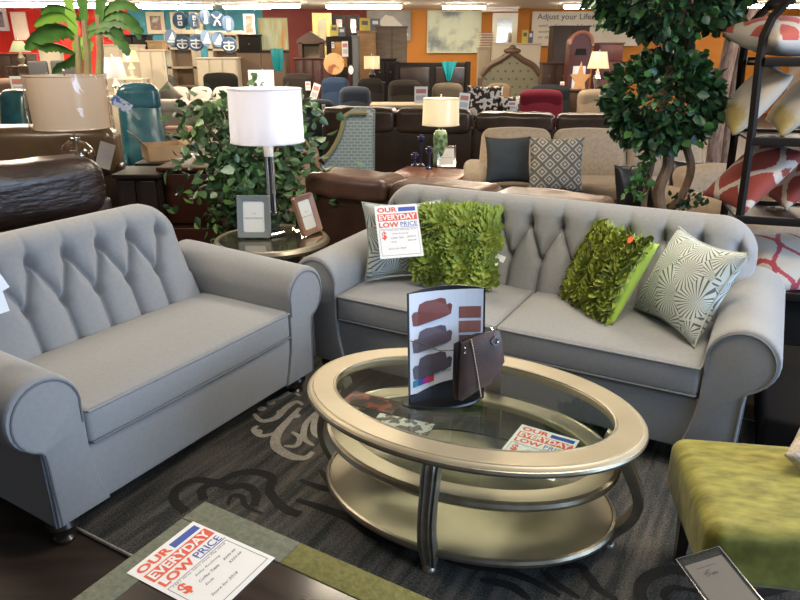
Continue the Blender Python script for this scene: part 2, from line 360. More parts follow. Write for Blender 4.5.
# ================================================================ TUFTED SOFAS
def sofa(name, label, X, Y, A, C, U, ncush, top=.885, s1=.385, s2=.225, vb=.60, Rc=.17):
    root = thing(name, label, 'sofa', (X, Y, 0), A)
    HB, HS, HT = .113, .352, .486
    # base rail
    b = MB(); b.box(-C-.12, C+.12, .002, .80, HB, .345, r=.015); b.build('base', FAB, root)
    # arms
    prof = [(-.045, HB), (-.036, .15), (-.020, .21), (-.006, .28), (0, .36), (0, .46), (0, .525)]
    cx, cz, r = .125, .540, .128
    for i in range(0, 19):
        a = PI*.97-(PI*.97+math.radians(68))*i/18; prof.append((cx+r*cos(a), cz+r*sin(a)))
    prof += [(.160, .405), (.156, .36), (.155, .25), (.155, HB)]
    for sg in (-1, 1):
        def ring(v, sc_=1, rise=0, keep=0):
            out = []
            mx, mz = .07, .38
            for (d, z) in prof:
                dd = mx+(d-mx)*(1-sc_); zz = mz+(z-mz)*(1-sc_)
                if keep and d < 0: dd = max(dd, -.01)
                if z > .5: zz += rise
                out.append((sg*(C+dd), v, zz))
            return out if sg > 0 else out[::-1]
        m = MB(); m.loft([ring(-.012, .07), ring(-.010, .03), ring(-.004, .008), ring(.006, 0), ring(.05, 0, 0, 1), ring(.4, 0, .01, 1), ring(.74, 0, .02, 1), ring(.80, 0, .02, 1), ring(.81, .03, .02, 1)])
        arm = m.build('arm', FAB, root)
        wl = MB(); pts = []
        for (d, z) in prof[5:-1]:
            dd = .07+(d-.07)*.90; zz = .38+(z-.38)*.935; pts.append((sg*(C+dd), -.013, zz))
        pts.append((sg*(C+.143), -.013, HB+.01))
        wl.tube(pts, .0042, 6); wl.build('welt', FABD, arm)
        wl = MB(); wl.tube([(sg*(C+.157), .004, HB+.002), (sg*(C+.157), .004, .40)], .004, 6)
        wl.build('seam', FABD, arm)
    # back with tufting
    Hm = .042
    sp = .16
    line = []
    # profile as polyline with arc length
    pl = [(.505, .40)]
    bx, bz = vb, top-.08
    for i in range(1, 12): t = i/12; pl.append((.505+(bx-.505)*t, .40+(bz-.40)*t))
    R0 = .085; c0 = (bx+R0*.97, bz-.012)
    for i in range(0, 15):
        a = math.radians(167)-math.radians(167)*i/14; pl.append((c0[0]+R0*cos(a), c0[1]+R0*sin(a)*1.08))
    for z in (.74, .6, .4, .2, HB): pl.append((c0[0]+R0+.02*(1-z), z))
    S = [0]
    for i in range(1, len(pl)): S.append(S[-1]+math.hypot(pl[i][0]-pl[i-1][0], pl[i][1]-pl[i-1][1]))
    ztop = max(p[1] for p in pl)
    def prof_at(s):
        for i in range(1, len(S)):
            if s <= S[i] or i == len(S)-1:
                t = (s-S[i-1])/(S[i]-S[i-1]); a, b_ = pl[i-1], pl[i]
                p = (a[0]+(b_[0]-a[0])*t, a[1]+(b_[1]-a[1])*t); n = (-(b_[1]-a[1]), (b_[0]-a[0])); L = math.hypot(*n)
                return p, (n[0]/L, n[1]/L)
    n1 = int((U-.06)/sp)+1
    row1 = [sp*(k+.5) for k in range(-n1, n1) if abs(sp*(k+.5)) < U-.05]
    row2 = [sp*k for k in range(-n1, n1+1) if abs(sp*k) < U-.10]
    segs = []
    for u1 in row1:
        segs.append(((u1, s1), (u1*1.0, s1+.30), 'v'))
        for u2 in row2:
            if abs(u2-u1) < sp*.6: segs.append(((u1, s1), (u2, s2), 'd'))
    for u2 in row2: segs.append(((u2, s2), (u2, -.1), 'c'))
    def dseg(u, s, a, b_):
        dx, dy = b_[0]-a[0], b_[1]-a[1]; t = max(0, min(1, ((u-a[0])*dx+(s-a[1])*dy)/(dx*dx+dy*dy)))
        return math.hypot(u-a[0]-dx*t, s-a[1]-dy*t)
    Stot = S[-1]
    ns_f = 130; sf = s1+.25; sl = [sf*i/ns_f for i in range(ns_f+1)]+[sf+(Stot-sf)*i/10 for i in range(1, 11)]
    nu = int(2*U/.0062); ul = [-U+2*U*i/nu for i in range(nu+1)]
    vs = []; fs = []; nv = len(sl)
    for u in ul:
        du = abs(u)-(U-Rc); drop = 0 if du <= 0 else Rc-sqrt(max(0, Rc*Rc-du*du))
        k = drop/Rc
        near = [q for q in segs if min(q[0][0], q[1][0])-.10 < u < max(q[0][0], q[1][0])+.10]
        for s in sl:
            (v, z), (nv_, nz_) = prof_at(s)
            h = 0
            if s < sf and near:
                dm = 1; fade = 1
                for (a, b_, kd) in near:
                    d = dseg(u, s, a, b_)
                    wgt = 1
                    if kd == 'v': d = d+max(0, (s-s1-.03))*.55
                    if d < dm: dm = d
                h = Hm*(1-exp(-dm/.018))-.020-.010*exp(-dm/.005)
                for ub in row1:
                    if abs(u-ub) < .09: h -= .034*exp(-(((u-ub)**2+(s-s1)**2)/.026**2))
                for ub in row2:
                    if abs(u-ub) < .09: h -= .028*exp(-(((u-ub)**2+(s-s2)**2)/.024**2))
                if s > sf-.12: h *= max(0, (sf-s)/.12)
                h *= 1-k*.6
            v2 = v-nv_*0+nv_*h*1; z2 = z+nz_*h
            # n points outwards to the front
            zz = z2 if z2 < .45 else z2-drop*(z2-.45)/(ztop-.45)*1.0
            vm = vb+.085; kk = 1-.75*k*k if z > .3 else 1
            v3 = vm+(v2-vm)*(kk if z > .62 else 1-.35*k*k)
            vs.append((u, v3, zz))
    for i in range(nu):
        for j in range(nv-1): fs.append((i*nv+j, (i+1)*nv+j, (i+1)*nv+j+1, i*nv+j+1))
    fs.append(tuple(range(nv))); fs.append(tuple(nu*nv+j for j in range(nv))[::-1])
    back = MB().add(vs, fs).build('tufted_back', FAB, root, auto=0)
    def bpos(u, s):
        du = abs(u)-(U-Rc); drop = 0 if du <= 0 else Rc-sqrt(max(0, Rc*Rc-du*du))
        (v, z), (nv_, nz_) = prof_at(s); h = -.056 if s == s1 else -.050
        z2 = z+nz_*h; return (u, v+nv_*h, z2-drop*(z2-.45)/(ztop-.45) if z2 > .45 else z2)
    bm_ = None
    for (row, s_) in ((row1, s1), (row2, s2)):
        for u in row:
            p = bpos(u, s_)
            if bm_ is None:
                bm_ = MB().ball((0, 0, 0), .011, .006, .011, 10, 6).build('button', FABD, back); bm_.location = p
            else:
                c = bm_.copy(); COL.objects.link(c); c.parent = back; c.location = p
    # seat cushions
    wd = 2*C/ncush
    for k in range(ncush):
        x0 = -C+k*wd+.003; x1 = x0+wd-.006
        def crown(x, y, z, hx, hy, hz):
            if z > 0: z += .022*(1-(x/hx)**4)*(1-(y/hy)**4)
            bul = .010*(1-(z/hz/1.3)**2)*(1-(x/hx)**4)
            if y < -hy+.05: y -= bul
            return (x, y, z)
        c = MB().box(x0, x1, -.012, .55, HS, HT, r=.022, seg=3, fn=crown, div=14).build('seat_cushion', FAB, root)
        for (zz, nm) in ((HT-.006, 'welt'), (HS+.010, 'welt')):
            pts = []
            for i in range(25):
                t = i/24; pts.append((x0+.012+(x1-x0-.024)*t, -.0165-.004*sin(PI*t), zz))
            q = [(x0+.006, .5, zz), (x0+.004, .25, zz), (x0+.005, .01, zz)]+pts+[(x1-.005, .01, zz), (x1-.004, .25, zz), (x1-.006, .5, zz)]
            MB().tube(q, .0045, 6).build(nm, FAB if zz > .4 else FABD, c)
    # feet
    fm = MB().lathe([(.030, 0), (.038, .008), (.038, .018), (.028, .028), (.046, .05), (.054, .075), (.046, .098), (.054, .104), (.054, .118)], 16)
    f0 = None
    for (fx, fy) in [(-C-.10, .07), (C+.10, .07), (-C-.10, .74), (C+.10, .74)]:
        if f0 is None: f0 = fm.build('foot', DARKWOOD, root); f0.location = (fx, fy, 0)
        else: c = f0.copy(); COL.objects.link(c); c.parent = root; c.location = (fx, fy, 0)
    return root
SX, SY, SA = .4233, 2.6894, -.5052
LX, LY, LA = -.7929, 2.4081, 1.0353
sofa('tufted_sofa', 'long grey button-tufted sofa with two seat cushions and four pillows on it', SX, SY, SA, .8424, .955, 2, top=.905, s1=.425, s2=.25, vb=.645)
ls = sofa('tufted_loveseat', 'shorter grey tufted loveseat with one bench cushion at the left', LX, LY, LA, .5351, .545, 1, top=.925, s1=.445, s2=.27, vb=.67, Rc=.21)
def Sw(u, v, z=0):
    return Vector((SX+u*cos(SA)-v*sin(SA), SY+u*sin(SA)+v*cos(SA), z))
def Lw(u, v, z=0):
    return Vector((LX+u*cos(LA)-v*sin(LA), LY+u*sin(LA)+v*cos(LA), z))
# hang tag on the loveseat back
tg = MB().box(-.028, .028, -.001, .001, -.09, 0); tg.box(-.03, .026, .003, .005, -.155, -.05, M=Matrix.Rotation(.25, 4, 'Y'))
p = at(-15, 268, 2.02)
q = tg.build('hang_tag', WHITE, smooth=False); q.location = p; q.rotation_euler = (-.2, -.3, 1.0)
tag(q, 'white paper tags hanging on the back of the grey loveseat', 'tag')

# ================================================================ PRICE SIGNS
def price_sign(label, M, blank=False):
    """M: matrix, local x right, y up, z normal; origin at centre"""
    root = thing('price_sign', label, 'sign'); root.matrix_world = M; root['group'] = None if False else 'red and blue price signs'
    W, H = .2159, .2794
    def X(a): return -W/2+W*a
    def Yy(b): return H/2-H*b
    MB().box(-W/2, W/2, -H/2, H/2, -.0008, 0).build('sheet', WHITE, root, smooth=False)
    r = MB()
    text_into(r, 'OUR', X(.06), X(.52), Yy(.135), Yy(.04), .0006, .035)
    text_into(r, 'LOW', X(.06), X(.52), Yy(.425), Yy(.325), .0006, .035)
    text_into(r, '$', X(.10), X(.21), Yy(.66), Yy(.50), .0006, .03)
    r.build('red_lettering', RED, root, smooth=False)
    MB().box(X(.05), X(.97), Yy(.30), Yy(.165), 0, .0005).build('red_banner', RED, root, smooth=False)
    w_ = MB(); text_into(w_, 'EVERYDAY', X(.08), X(.94), Yy(.285), Yy(.18), .0011, .03); w_.build('white_lettering', WHITE, root, smooth=False)
    MB().box(X(.55), X(.95), Yy(.13), Yy(.05), 0, .0005).build('blue_bar', BLUE, root, smooth=False)
    b = MB(); text_into(b, 'PRICE', X(.56), X(.95), Yy(.415), Yy(.33), .0006, .004); b.box(X(.56), X(.97), Yy(.432), Yy(.424), 0, .0005); b.build('blue_lettering', BLUE, root, smooth=False)
    fr = MB()
    for (a, b_, c, d) in ((.05, .95, .455, .460), (.05, .95, .945, .95), (.05, .056, .455, .95), (.944, .95, .455, .95)): fr.box(X(a), X(b_), Yy(d), Yy(c), 0, .0004)
    fr.build('box_outline', INK, root, smooth=False)
    hw = MB()
    text_into(hw, '1551 Grey New Style Pkg 2018', X(.10), X(.90), Yy(.495), Yy(.470), .0006, 0, sh=.3)
    text_into(hw, 'Sofas Reclining', X(.34), X(.72), Yy(.565), Yy(.535), .0006, 0, sh=.3)
    text_into(hw, 'Coffee Table', X(.30), X(.60), Yy(.64), Yy(.61), .0006, 0, sh=.3); text_into(hw, '$299.99', X(.68), X(.88), Yy(.635), Yy(.605), .0006, 0, sh=.3)
    text_into(hw, 'Ends', X(.30), X(.42), Yy(.71), Yy(.685), .0006, 0, sh=.3); text_into(hw, '$259.99', X(.68), X(.88), Yy(.705), Yy(.675), .0006, 0, sh=.3)
    text_into(hw, 'Store for 2018', X(.22), X(.62), Yy(.84), Yy(.81), .0006, 0, sh=.3)
    hw.build('handwriting', INK, root, smooth=False)
    return root
def frame_from(bl, br, lean, h, toward=0, zoff=0):
    """local frame on a surface: x along bottom edge, y up leaning back"""
    bl = Vector(bl); br = Vector(br); t = (br-bl).normalized(); back = Vector((-t.y, t.x, 0)).normalized(); L = math.radians(lean)
    up = Vector((0, 0, 1))*cos(L)+back*sin(L); n = t.cross(up).normalized()
    c = (bl+br)/2+up*h/2+n*toward
    M = Matrix((t, up, n)).transposed().to_4x4(); M.translation = c+Vector((0, 0, zoff)); return M

# ================================================================ PILLOWS
def pillow_mesh(a, b, T, n=30, k=.09, two=False):
    m = MB()
    for sg in (1, -1):
        def fn(i, j):
            u, v = 2*i-1, 2*j-1
            x = a/2*u*(1-k*(1-v*v)); y = b/2*v*(1-k*(1-u*u))
            e = max(0, (1-u*u)*(1-v*v)); t = T/2*(e**.42)
            wr = .004*noise.noise(Vector((x*14, y*14, sg*3+a*7)))*min(1, e*6)
            return (x, y, sg*(t+wr))
        m.grid(n, n, fn, mi=1 if two and sg < 0 else 0)
    # weld rims
    idx = {}; vs = []; mp = []
    for v in m.v:
        kx = (round(v[0], 5), round(v[1], 5), round(v[2], 5))
        if kx not in idx: idx[kx] = len(vs); vs.append(v)
        mp.append(idx[kx])
    m.f = [tuple(mp[i] for i in f) for f in m.f]; m.v = vs
    return m
def edge_pts(a, b, k=.09, n=60):
    out = []
    for (p, q) in (((-1, -1), (1, -1)), ((1, -1), (1, 1)), ((1, 1), (-1, 1)), ((-1, 1), (-1, -1))):
        for i in range(n//4):
            t = i/(n//4); u = p[0]+(q[0]-p[0])*t; v = p[1]+(q[1]-p[1])*t
            out.append((a/2*u*(1-k*(1-v*v)), b/2*v*(1-k*(1-u*u)), 0))
    return out
def pillow(name, label, M, a, b, T, m, pipe=None, group=None, k=.09):
    two = isinstance(m, (list, tuple))
    root = thing(name, label, 'pillow', group=group); root.matrix_world = M
    c = pillow_mesh(a, b, T, k=k, two=two).build('cover', m, root, auto=0)
    if pipe: MB().tube(edge_pts(a, b, k), .004, 6, closed=True).build('piping', pipe, root)
    return root
FAN = lines_mat('fan_print', (.56, .60, .57), (.09, .125, .13))
FANP = mat('fan_print_piping', (.42, .46, .42), rough=.8)
GREEN = mat('green_felt', (.25, .34, .045), rough=.85, col2=(.36, .46, .08), scale=7, sheen=.3)
GREEN2 = mat('olive_felt', (.15, .19, .015), rough=.8, col2=(.27, .32, .035), scale=10, sheen=.3)
LIME = mat('lime_satin', (.38, .55, .06), rough=.45, sheen=.3)
# A: patterned left
MA = frame_from((-.194+.03, 3.291+.03, .50), (.191, 3.345+.03, .50), 14, .385, .06, .0)
pillow('patterned_pillow', 'fan-print grey-green pillow behind the price sign, left end of long sofa', MA, .41, .40, .17, FAN, FANP, k=.12)
# price sign on it
SG = frame_from(atz(381, 254, .56)+Vector((0, 0, 0)), atz(420, 250, .56), 14, .2794)
# D: patterned right
MD = frame_from((1.128, 2.865, .495), (1.233, 2.450, .495), 26, .385, .05, .0)
pillow('patterned_pillow', 'fan-print grey-white pillow leaning on the right arm of long sofa', MD, .44, .42, .20, FAN, FANP, k=.15)
# B: petal pillow
def petal(mb, c, dirv, L, wd, lift, nrm):
    t = dirv.normalized(); s = nrm.cross(t).normalized(); pts = []
    for i, (q, ww) in enumerate(((0, .45), (.35, 1), (.7, .85), (1, .15))):
        cc = c+t*L*q*cos(lift)+nrm*L*(sin(lift)*q+.0)
        cup = .28*wd*(1 if i in (1, 2) else .5)
        pts += [cc-s*wd/2*ww+nrm*cup*random.uniform(.3, 1.2), cc-nrm*0.001, cc+s*wd/2*ww+nrm*cup*random.uniform(.3, 1.2)]
    fs = []
    for i in range(3):
        for j in range(2): fs.append((i*3+j, i*3+j+1, (i+1)*3+j+1, (i+1)*3+j))
    mb.add(pts, fs)
def pz(a, b, T, x, y, k=.09):
    u, v = max(-1, min(1, x/(a/2))), max(-1, min(1, y/(b/2)))
    return T/2*(max(0, (1-u*u)*(1-v*v))**.42)
MBm = frame_from((.067+.005, 3.232+.02, .50), (.49, 3.127+.02, .50), 27, .375, .065, .0)
rt = pillow('ruffled_pillow', 'bright green pillow covered in leafy felt petals, second from the left', MBm, .415, .385, .13, GREEN)
pm = MB()
cents = [(-.12, -.10), (.03, -.09), (.13, .07), (-.10, .10), (.02, .12), (.15, -.12), (0, 0)]
for i in range(1250):
    x, y = random.uniform(-.203, .203), random.uniform(-.19, .19)
    cc = min(cents, key=lambda c: (c[0]-x)**2+(c[1]-y)**2); dx, dy = x-cc[0], y-cc[1]
    ang = math.atan2(dy, dx)+1.1+random.uniform(-.5, .5)
    z = pz(.43, .41, .13, x, y)
    nrm = Vector((x*2.2, y*2.2, 1)).normalized()
    d = Vector((cos(ang), sin(ang), 0)); d = (d-nrm*d.dot(nrm)).normalized()
    petal(pm, Vector((x, y, z)), d, random.uniform(.032, .050), random.uniform(.020, .032), random.uniform(.45, 1.1), nrm)
pm.build('petals', GREEN, rt, auto=0)
tb = MB().box(.20, .245, .02, .052, -.012, -.010, M=Matrix.Rotation(-.35, 4, 'Z')); tb.box(.185, .212, -.085, -.03, -.014, -.012); tb.build('care_tag', WHITE, rt, smooth=False, label='white care tags at the right edge')
# C: curly ruffle pillow
MC = frame_from((.850, 3.071, .495), (.970, 2.645, .495), 27, .36, .055, .0)
rt = pillow('ruffled_pillow', 'olive green pillow of curly ruffles with lime satin back and orange sticker', MC, .43, .40, .14, LIME)
pm = MB()
for r_ in range(22):
    y0 = -.185+r_*.0175
    pts = []; ph = random.random()*6
    N = 110
    for i in range(N):
        x = -.205+.40*i/(N-1)
        yy = y0+.012*sin(x*95+ph)+.006*sin(x*210+ph*2); xx = x+.010*sin(x*150+ph*3)
        pts.append((xx, max(-.195, min(.195, yy))))
    vs = []; fs = []
    for i, (x, y) in enumerate(pts):
        z = pz(.43, .40, .14, x, y)-.004; n_ = Vector((x*2, y*2, 1)).normalized(); h = .026+.008*sin(i*.9+ph)
        le = Vector((0, .010*sin(i*.7+ph), 0))
        vs += [Vector((x, y, z)), Vector((x, y, z))+n_*h*.6+le*.6, Vector((x, y, z))+n_*h+le*1.6]
    for i in range(N-1):
        for j in (0, 1): fs.append((i*3+j, i*3+j+1, (i+1)*3+j+1, (i+1)*3+j))
    pm.add(vs, fs)
pm.build('ruffles', GREEN2, rt, auto=0, label='curly olive green ruffles')
MB().lathe([(.001, 0), (.016, 0), (.016, .002), (.001, .002)], 20, c=(.13, .165, .075)).build('sticker', mat('orange_sticker', (.9, .15, .04), rough=.4), rt, smooth=False, label='round orange sticker')

# sign on pillow A: stand off its surface
nA = MA.to_3x3() @ Vector((0, 0, 1))
mA = MA.copy(); mA.translation = MA.translation + nA*.150 + (MA.to_3x3() @ Vector((-.042, .048, 0)))
price_sign('price sheet with red and blue letters propped on the patterned sofa pillow', mA @ Matrix.Rotation(math.radians(-22), 4, 'X') @ Matrix.Rotation(math.radians(2), 4, 'Z'))

# ================================================================ OVAL COFFEE TABLE
TX, TY, TA = .2367, 2.068, -.409
def ellring(A, B, prof, n=96):
    """prof: (dr, z) offsets; ring swept round an ellipse"""
    m = MB(); rings = []
    for j in range(n):
        t = 2*PI*j/n; x, y = A*cos(t), B*sin(t); nx, ny = cos(t)/A, sin(t)/B; L = math.hypot(nx, ny); nx /= L; ny /= L
        rings.append([(x+nx*d, y+ny*d, z) for d, z in prof])
    rings.append(rings[0]); m.loft(rings, True, False); return m
def elldisc(m, A, B, z0, z1, n=96, mi=0):
    m.prism([(A*cos(2*PI*i/n), B*sin(2*PI*i/n)) for i in range(n)], z0, z1, mi)
def coffee():
    root = thing('coffee_table', 'oval champagne-metal coffee table with glass top and two lower shelves', 'table', (TX, TY, 0), TA)
    A, B, z = .6033, .4002, .4716
    t = ellring(A, B, [(-.103, z-.026), (-.103, z-.006), (-.098, z), (-.022, z+.002), (-.019, z-.001), (-.016, z+.001), (-.006, z-.003), (0, z-.012), (-.002, z-.024), (-.010, z-.030), (-.016, z-.036), (-.04, z-.042), (-.09, z-.040)])
    tp = t.build('top_rim', CHAMP, root, label='wide flat champagne rim')
    ellring(A, B, [(-.010, z-.006), (.001, z-.010), (.004, z-.018), (.0, z-.028), (-.008, z-.032), (-.014, z-.02)]).build('edge_moulding', GOLD, root)
    ellring(A-.103, B-.103, [(0, z-.02), (0, z+.001), (.006, z+.003), (.010, z), (.008, z-.02)]).build('inner_lip', DGOLD, tp)
    g = MB(); elldisc(g, A-.101, B-.101, z-.012, z-.004); g.build('glass_top', GLASS, root, smooth=False, label='clear glass oval')
    z = .315; A, B = .535, .365
    ms = ellring(A, B, [(-.085, z-.018), (-.085, z-.004), (-.08, z), (-.02, z), (-.02, z-.03), (-.08, z-.03)]).build('middle_shelf', CHAMP, root)
    ellring(A, B, [(-.022, z-.002), (-.016, z+.004), (-.004, z-.001), (.002, z-.012), (-.004, z-.024), (-.012, z-.032), (-.022, z-.034)]).build('edge_moulding', GOLD, root)
    g = MB(); elldisc(g, A-.084, B-.084, z-.014, z-.008); g.build('glass_shelf', GLASS, root, smooth=False)
    z = .105; A, B = .5441, .3758
    g = MB(); elldisc(g, A-.012, B-.012, z-.02, z); g.build('lower_shelf', mat('bronze_shelf', (.30, .25, .17), rough=.42, metal=.35, col2=(.38, .32, .22), scale=3), root, smooth=False, label='solid champagne lower shelf')
    ellring(A, B, [(-.016, z), (-.012, z+.006), (-.004, z+.003), (.001, z-.006), (-.001, z-.018), (-.012, z-.026), (-.02, z-.02)]).build('edge_moulding', GOLD, root)
    # legs at the four ends of the axes
    def leg(R0, ang, bk=1.0):
        d = Vector((cos(ang), sin(ang), 0)); s = Vector((-sin(ang), cos(ang), 0))
        path = [(.435, R0-.055), (.425, R0-.02), (.405, R0+.0), (.37, R0+.004), (.32, R0+.014), (.26, R0+.028), (.20, R0+.034), (.14, R0+.026), (.09, R0+.010), (.055, R0+.0), (.030, R0-.004)]
        path = [tuple(path[i][k_]*(1-t_)+path[i+1][k_]*t_ for k_ in (0, 1)) for i in range(len(path)-1) for t_ in (0, .5)]+[path[-1]]
        for _ in range(2): path = [path[0]]+[tuple((path[i-1][k_]+2*path[i][k_]+path[i+1][k_])/4 for k_ in (0, 1)) for i in range(1, len(path)-1)]+[path[-1]]
        path = [(a_, R0+(b_-R0)*(1+(bk-1)*max(0, min(1, (a_-.04)/.06, (.42-a_)/.05)))) for a_, b_ in path]
        rings = []
        for i, (zz, r) in enumerate(path):
            wd = [.030, .031, .032, .031, .029, .029, .030, .031, .029, .026, .022][min(10, i//2)]; th = .016
            a, b = path[max(i-1, 0)], path[min(i+1, len(path)-1)]; tz, tr = b[0]-a[0], b[1]-a[1]; L = math.hypot(tz, tr); nz, nr = -tr/L*-1, -tz/L   # outward normal in (z,r)
            nr = abs(tz)/L; nz = tr/L
            c = d*r+Vector((0, 0, zz)); n_ = d*nr+Vector((0, 0, nz))
            pr = [(-1, -1), (-1, .3), (-.85, .9), (-.6, .55), (-.4, 1), (-.15, .7), (.15, .7), (.4, 1), (.6, .55), (.85, .9), (1, .3), (1, -1)]
            rings.append([c+s*wd*x+n_*th*y for x, y in pr])
        m = MB(); m.loft(rings); o = m.build('leg', DGOLD, root, auto=50)
        f = MB(); f.lathe([(.012, .034), (.016, .030), (.022, .022), (.024, .014), (.020, .004), (.016, 0), (.01, 0)][::-1], 18, c=tuple(d*(R0-.004)))
        f.build('ball_foot', GOLD, o)
    leg(.53, 0, 2.4); leg(.53, PI, 2.0); leg(.365, PI/2); leg(.358, -PI/2)
coffee()
Tm = Matrix.Translation((TX, TY, 0)) @ Matrix.Rotation(TA, 4, 'Z')
# price sign lying on the middle shelf
a_, b_ = atz(522, 426, .31), atz(578, 442, .31)
ex = (b_-a_).normalized(); ex.z = 0; ey = Vector((-ex.y, ex.x, 0)); c_ = a_+ex*.108-ey*.14
Mx = Matrix((ex, ey, Vector((0, 0, 1)))).transposed().to_4x4(); Mx.translation = (c_.x, c_.y, .318)
price_sign('price sheet lying flat under the glass of the oval coffee table', Mx)
# brochures on the middle shelf
BRO = mat('brochure_print', (.75, .74, .70), rough=.35, col2=(.10, .06, .05), scale=26, contrast=(.48, .52))
BRO2 = mat('brochure_print_dark', (.10, .07, .06), rough=.35, col2=(.45, .12, .08), scale=22, contrast=(.5, .6))
for k, (px, py, rz, m_, lb) in enumerate([(372, 404, -.45, BRO2, 'dark glossy brochure on the middle shelf, left end of coffee table'), (402, 428, -.38, BRO, 'black and white brochure on the middle shelf near front leg of coffee table')]):
    p = atz(px, py, .31)
    bb = MB().box(-.11, .11, -.05, .05, 0, .003); bb.box(-.10, .10, .044, .049, .003, .0034)
    o = bb.build('brochure', m_, smooth=False); o.location = (p.x, p.y, .3165+.0035*k); o.rotation_euler = (0, 0, rz); tag(o, lb, 'brochure', 'brochures on the middle shelf')

# display stand on glass top
def stand():
    z0 = .471
    M = frame_from((.047, 2.029, z0), (.281, 2.081, z0), 5, .372)
    root = thing('brochure_stand', 'black tabletop display stand with curved sheet of sofa pictures on coffee table', 'display', group=None); M = M @ Matrix.Scale(1.09, 4); root.matrix_world = M
    W, H = .25, .38; b0 = -.18
    def cv(x, y): return -.02*(1-(2*x/W)**2)+.0
    def panel(x0, x1, y0, y1, off, n=14):
        m = MB(); m.grid(n, 2, lambda i, j: (x0+(x1-x0)*i, (y0+(y1-y0)*j)+(.012*sin(PI*((x0+(x1-x0)*i)/W+.5)) if j and y1 > .19 else 0), cv(x0+(x1-x0)*i, 0)+off)); return m
    bm_ = MB()
    rings = []
    for i in range(17):
        x = -W/2+W*i/16; zz = cv(x, 0); tp = .19+.012*sin(PI*(x/W+.5))
        rings.append([(x, b0, zz-.006), (x, b0, zz), (x, tp, zz), (x, tp, zz-.006)])
    bm_.loft(rings); bm_.build('back_panel', BLACKP, root, smooth=False)
    bs = MB(); bs.lathe([(.02, .002), (.5, .002), (.5, .006), (.485, .010), (.02, .014)], 40, sx=.27, sy=.15, M=Matrix.Translation((-.01, b0-.002, -.02)) @ Matrix.Rotation(-PI/2, 4, 'X'))
    bs.build('base', BLACKP, root)
    wh = mat('glossy_print', (.74, .78, .86), rough=.25)
    panel(-W/2+.006, W/2-.006, -.142, .188, .0012).build('printed_sheet', wh, root, smooth=False)
    # lower front black swoop
    m = MB(); m.grid(14, 2, lambda i, j: (-W/2+.004+(W-.008)*i, b0 if not j else -.150+.040*sin(PI*(i*.7)), cv(-W/2+W*i, 0)+.0024)); m.build('lower_band', BLACKP, root, smooth=False)
    sw = [(.30, .11, .09), (.34, .14, .11), (.16, .11, .12), (.13, .07, .06), (.1, .08, .08)]
    for k, c in enumerate(sw):
        y = .115-k*.047
        panel(.045, .112, y-.021, y+.017, .0022, 4).build('colour_swatch', mat('swatch_print%d' % k, c, rough=.3), root, smooth=False, label=['red-brown', 'russet', 'plum-grey', 'dark brown', 'charcoal'][k]+' printed swatch')
    for k, c in enumerate([(.22, .07, .06), (.14, .11, .14), (.10, .09, .12)]):
        y = .125-k*.088; x = -.045
        m = MB()
        def P(xx, yy, e=0): return (x+xx, y+yy+xx*.12, cv(x+xx, 0)+.0022+e)
        m.add([P(-.062, -.034), P(-.046, -.038), P(.046, -.028), P(.064, -.022), P(.068, .006), P(.060, .014), P(.050, .010), P(.046, .030), P(.030, .036), P(.006, .034), P(-.018, .036), P(-.040, .030), P(-.046, .008), P(-.058, .010), P(-.066, .002)], [tuple(range(15))])
        m.add([P(-.044, -.012, .0003), P(.046, -.004, .0003), P(.046, .004, .0003), P(-.044, -.001, .0003)], [(0, 1, 2, 3)], 1)
        for q_ in (-.017, .014): m.add([P(q_-.001, .004, .0004), P(q_+.001, .004, .0004), P(q_+.001, .032, .0004), P(q_-.001, .032, .0004)], [(0, 1, 2, 3)], 2)
        m.add([P(-.044, -.030, .0004), P(.046, -.020, .0004), P(.046, -.018, .0004), P(-.044, -.028, .0004)], [(0, 1, 2, 3)], 2)
        m.build('sofa_picture', [mat('print_sofa%d' % k, c, rough=.3), mat('print_sofa_l%d' % k, tuple(min(1, t*1.9) for t in c), rough=.3), INK], root, smooth=False, label=['printed picture of a red-brown sofa', 'printed picture of a plum sofa', 'printed picture of a slate sofa'][k])
    t = MB(); text_into(t, 'Have it your Way', -.10, .02, -.105+.002, -.092, .0035)
    for i in range(len(t.v)): v = t.v[i]; t.v[i] = (v[0], v[1]+v[0]*.15+.02, cv(v[0], 0)+.003)
    t.build('lettering', INK, root, smooth=False)
    lg = MB()
    for k in range(4):
        x0 = -.11+k*.018; lg.add([(x0, -.12+k*.003, cv(x0, 0)+.003), (x0+.018, -.12+k*.003+.003, cv(x0+.018, 0)+.003), (x0+.018, -.098+k*.003+.003, cv(x0+.018, 0)+.003), (x0, -.098+k*.003, cv(x0, 0)+.003)], [(0, 1, 2, 3)], k)
    lg.build('logo_strip', [mat('logo_teal', (.03, .25, .35)), mat('logo_blue', (.05, .08, .4)), mat('logo_magenta', (.5, .03, .25)), mat('logo_red', (.6, .05, .05))], root, smooth=False, label='small strip of teal, blue, magenta and red')
    MB().tube([(-.118, .04, .006), (-.10, .042, .03), (-.04, .018, .055), (.03, .015, .06), (.10, .03, .05), (.125, .04, .01), (.15, .03, -.03)], .0016, 6).build('wire_arm', BLACKP, root)
    return M
SM = stand()
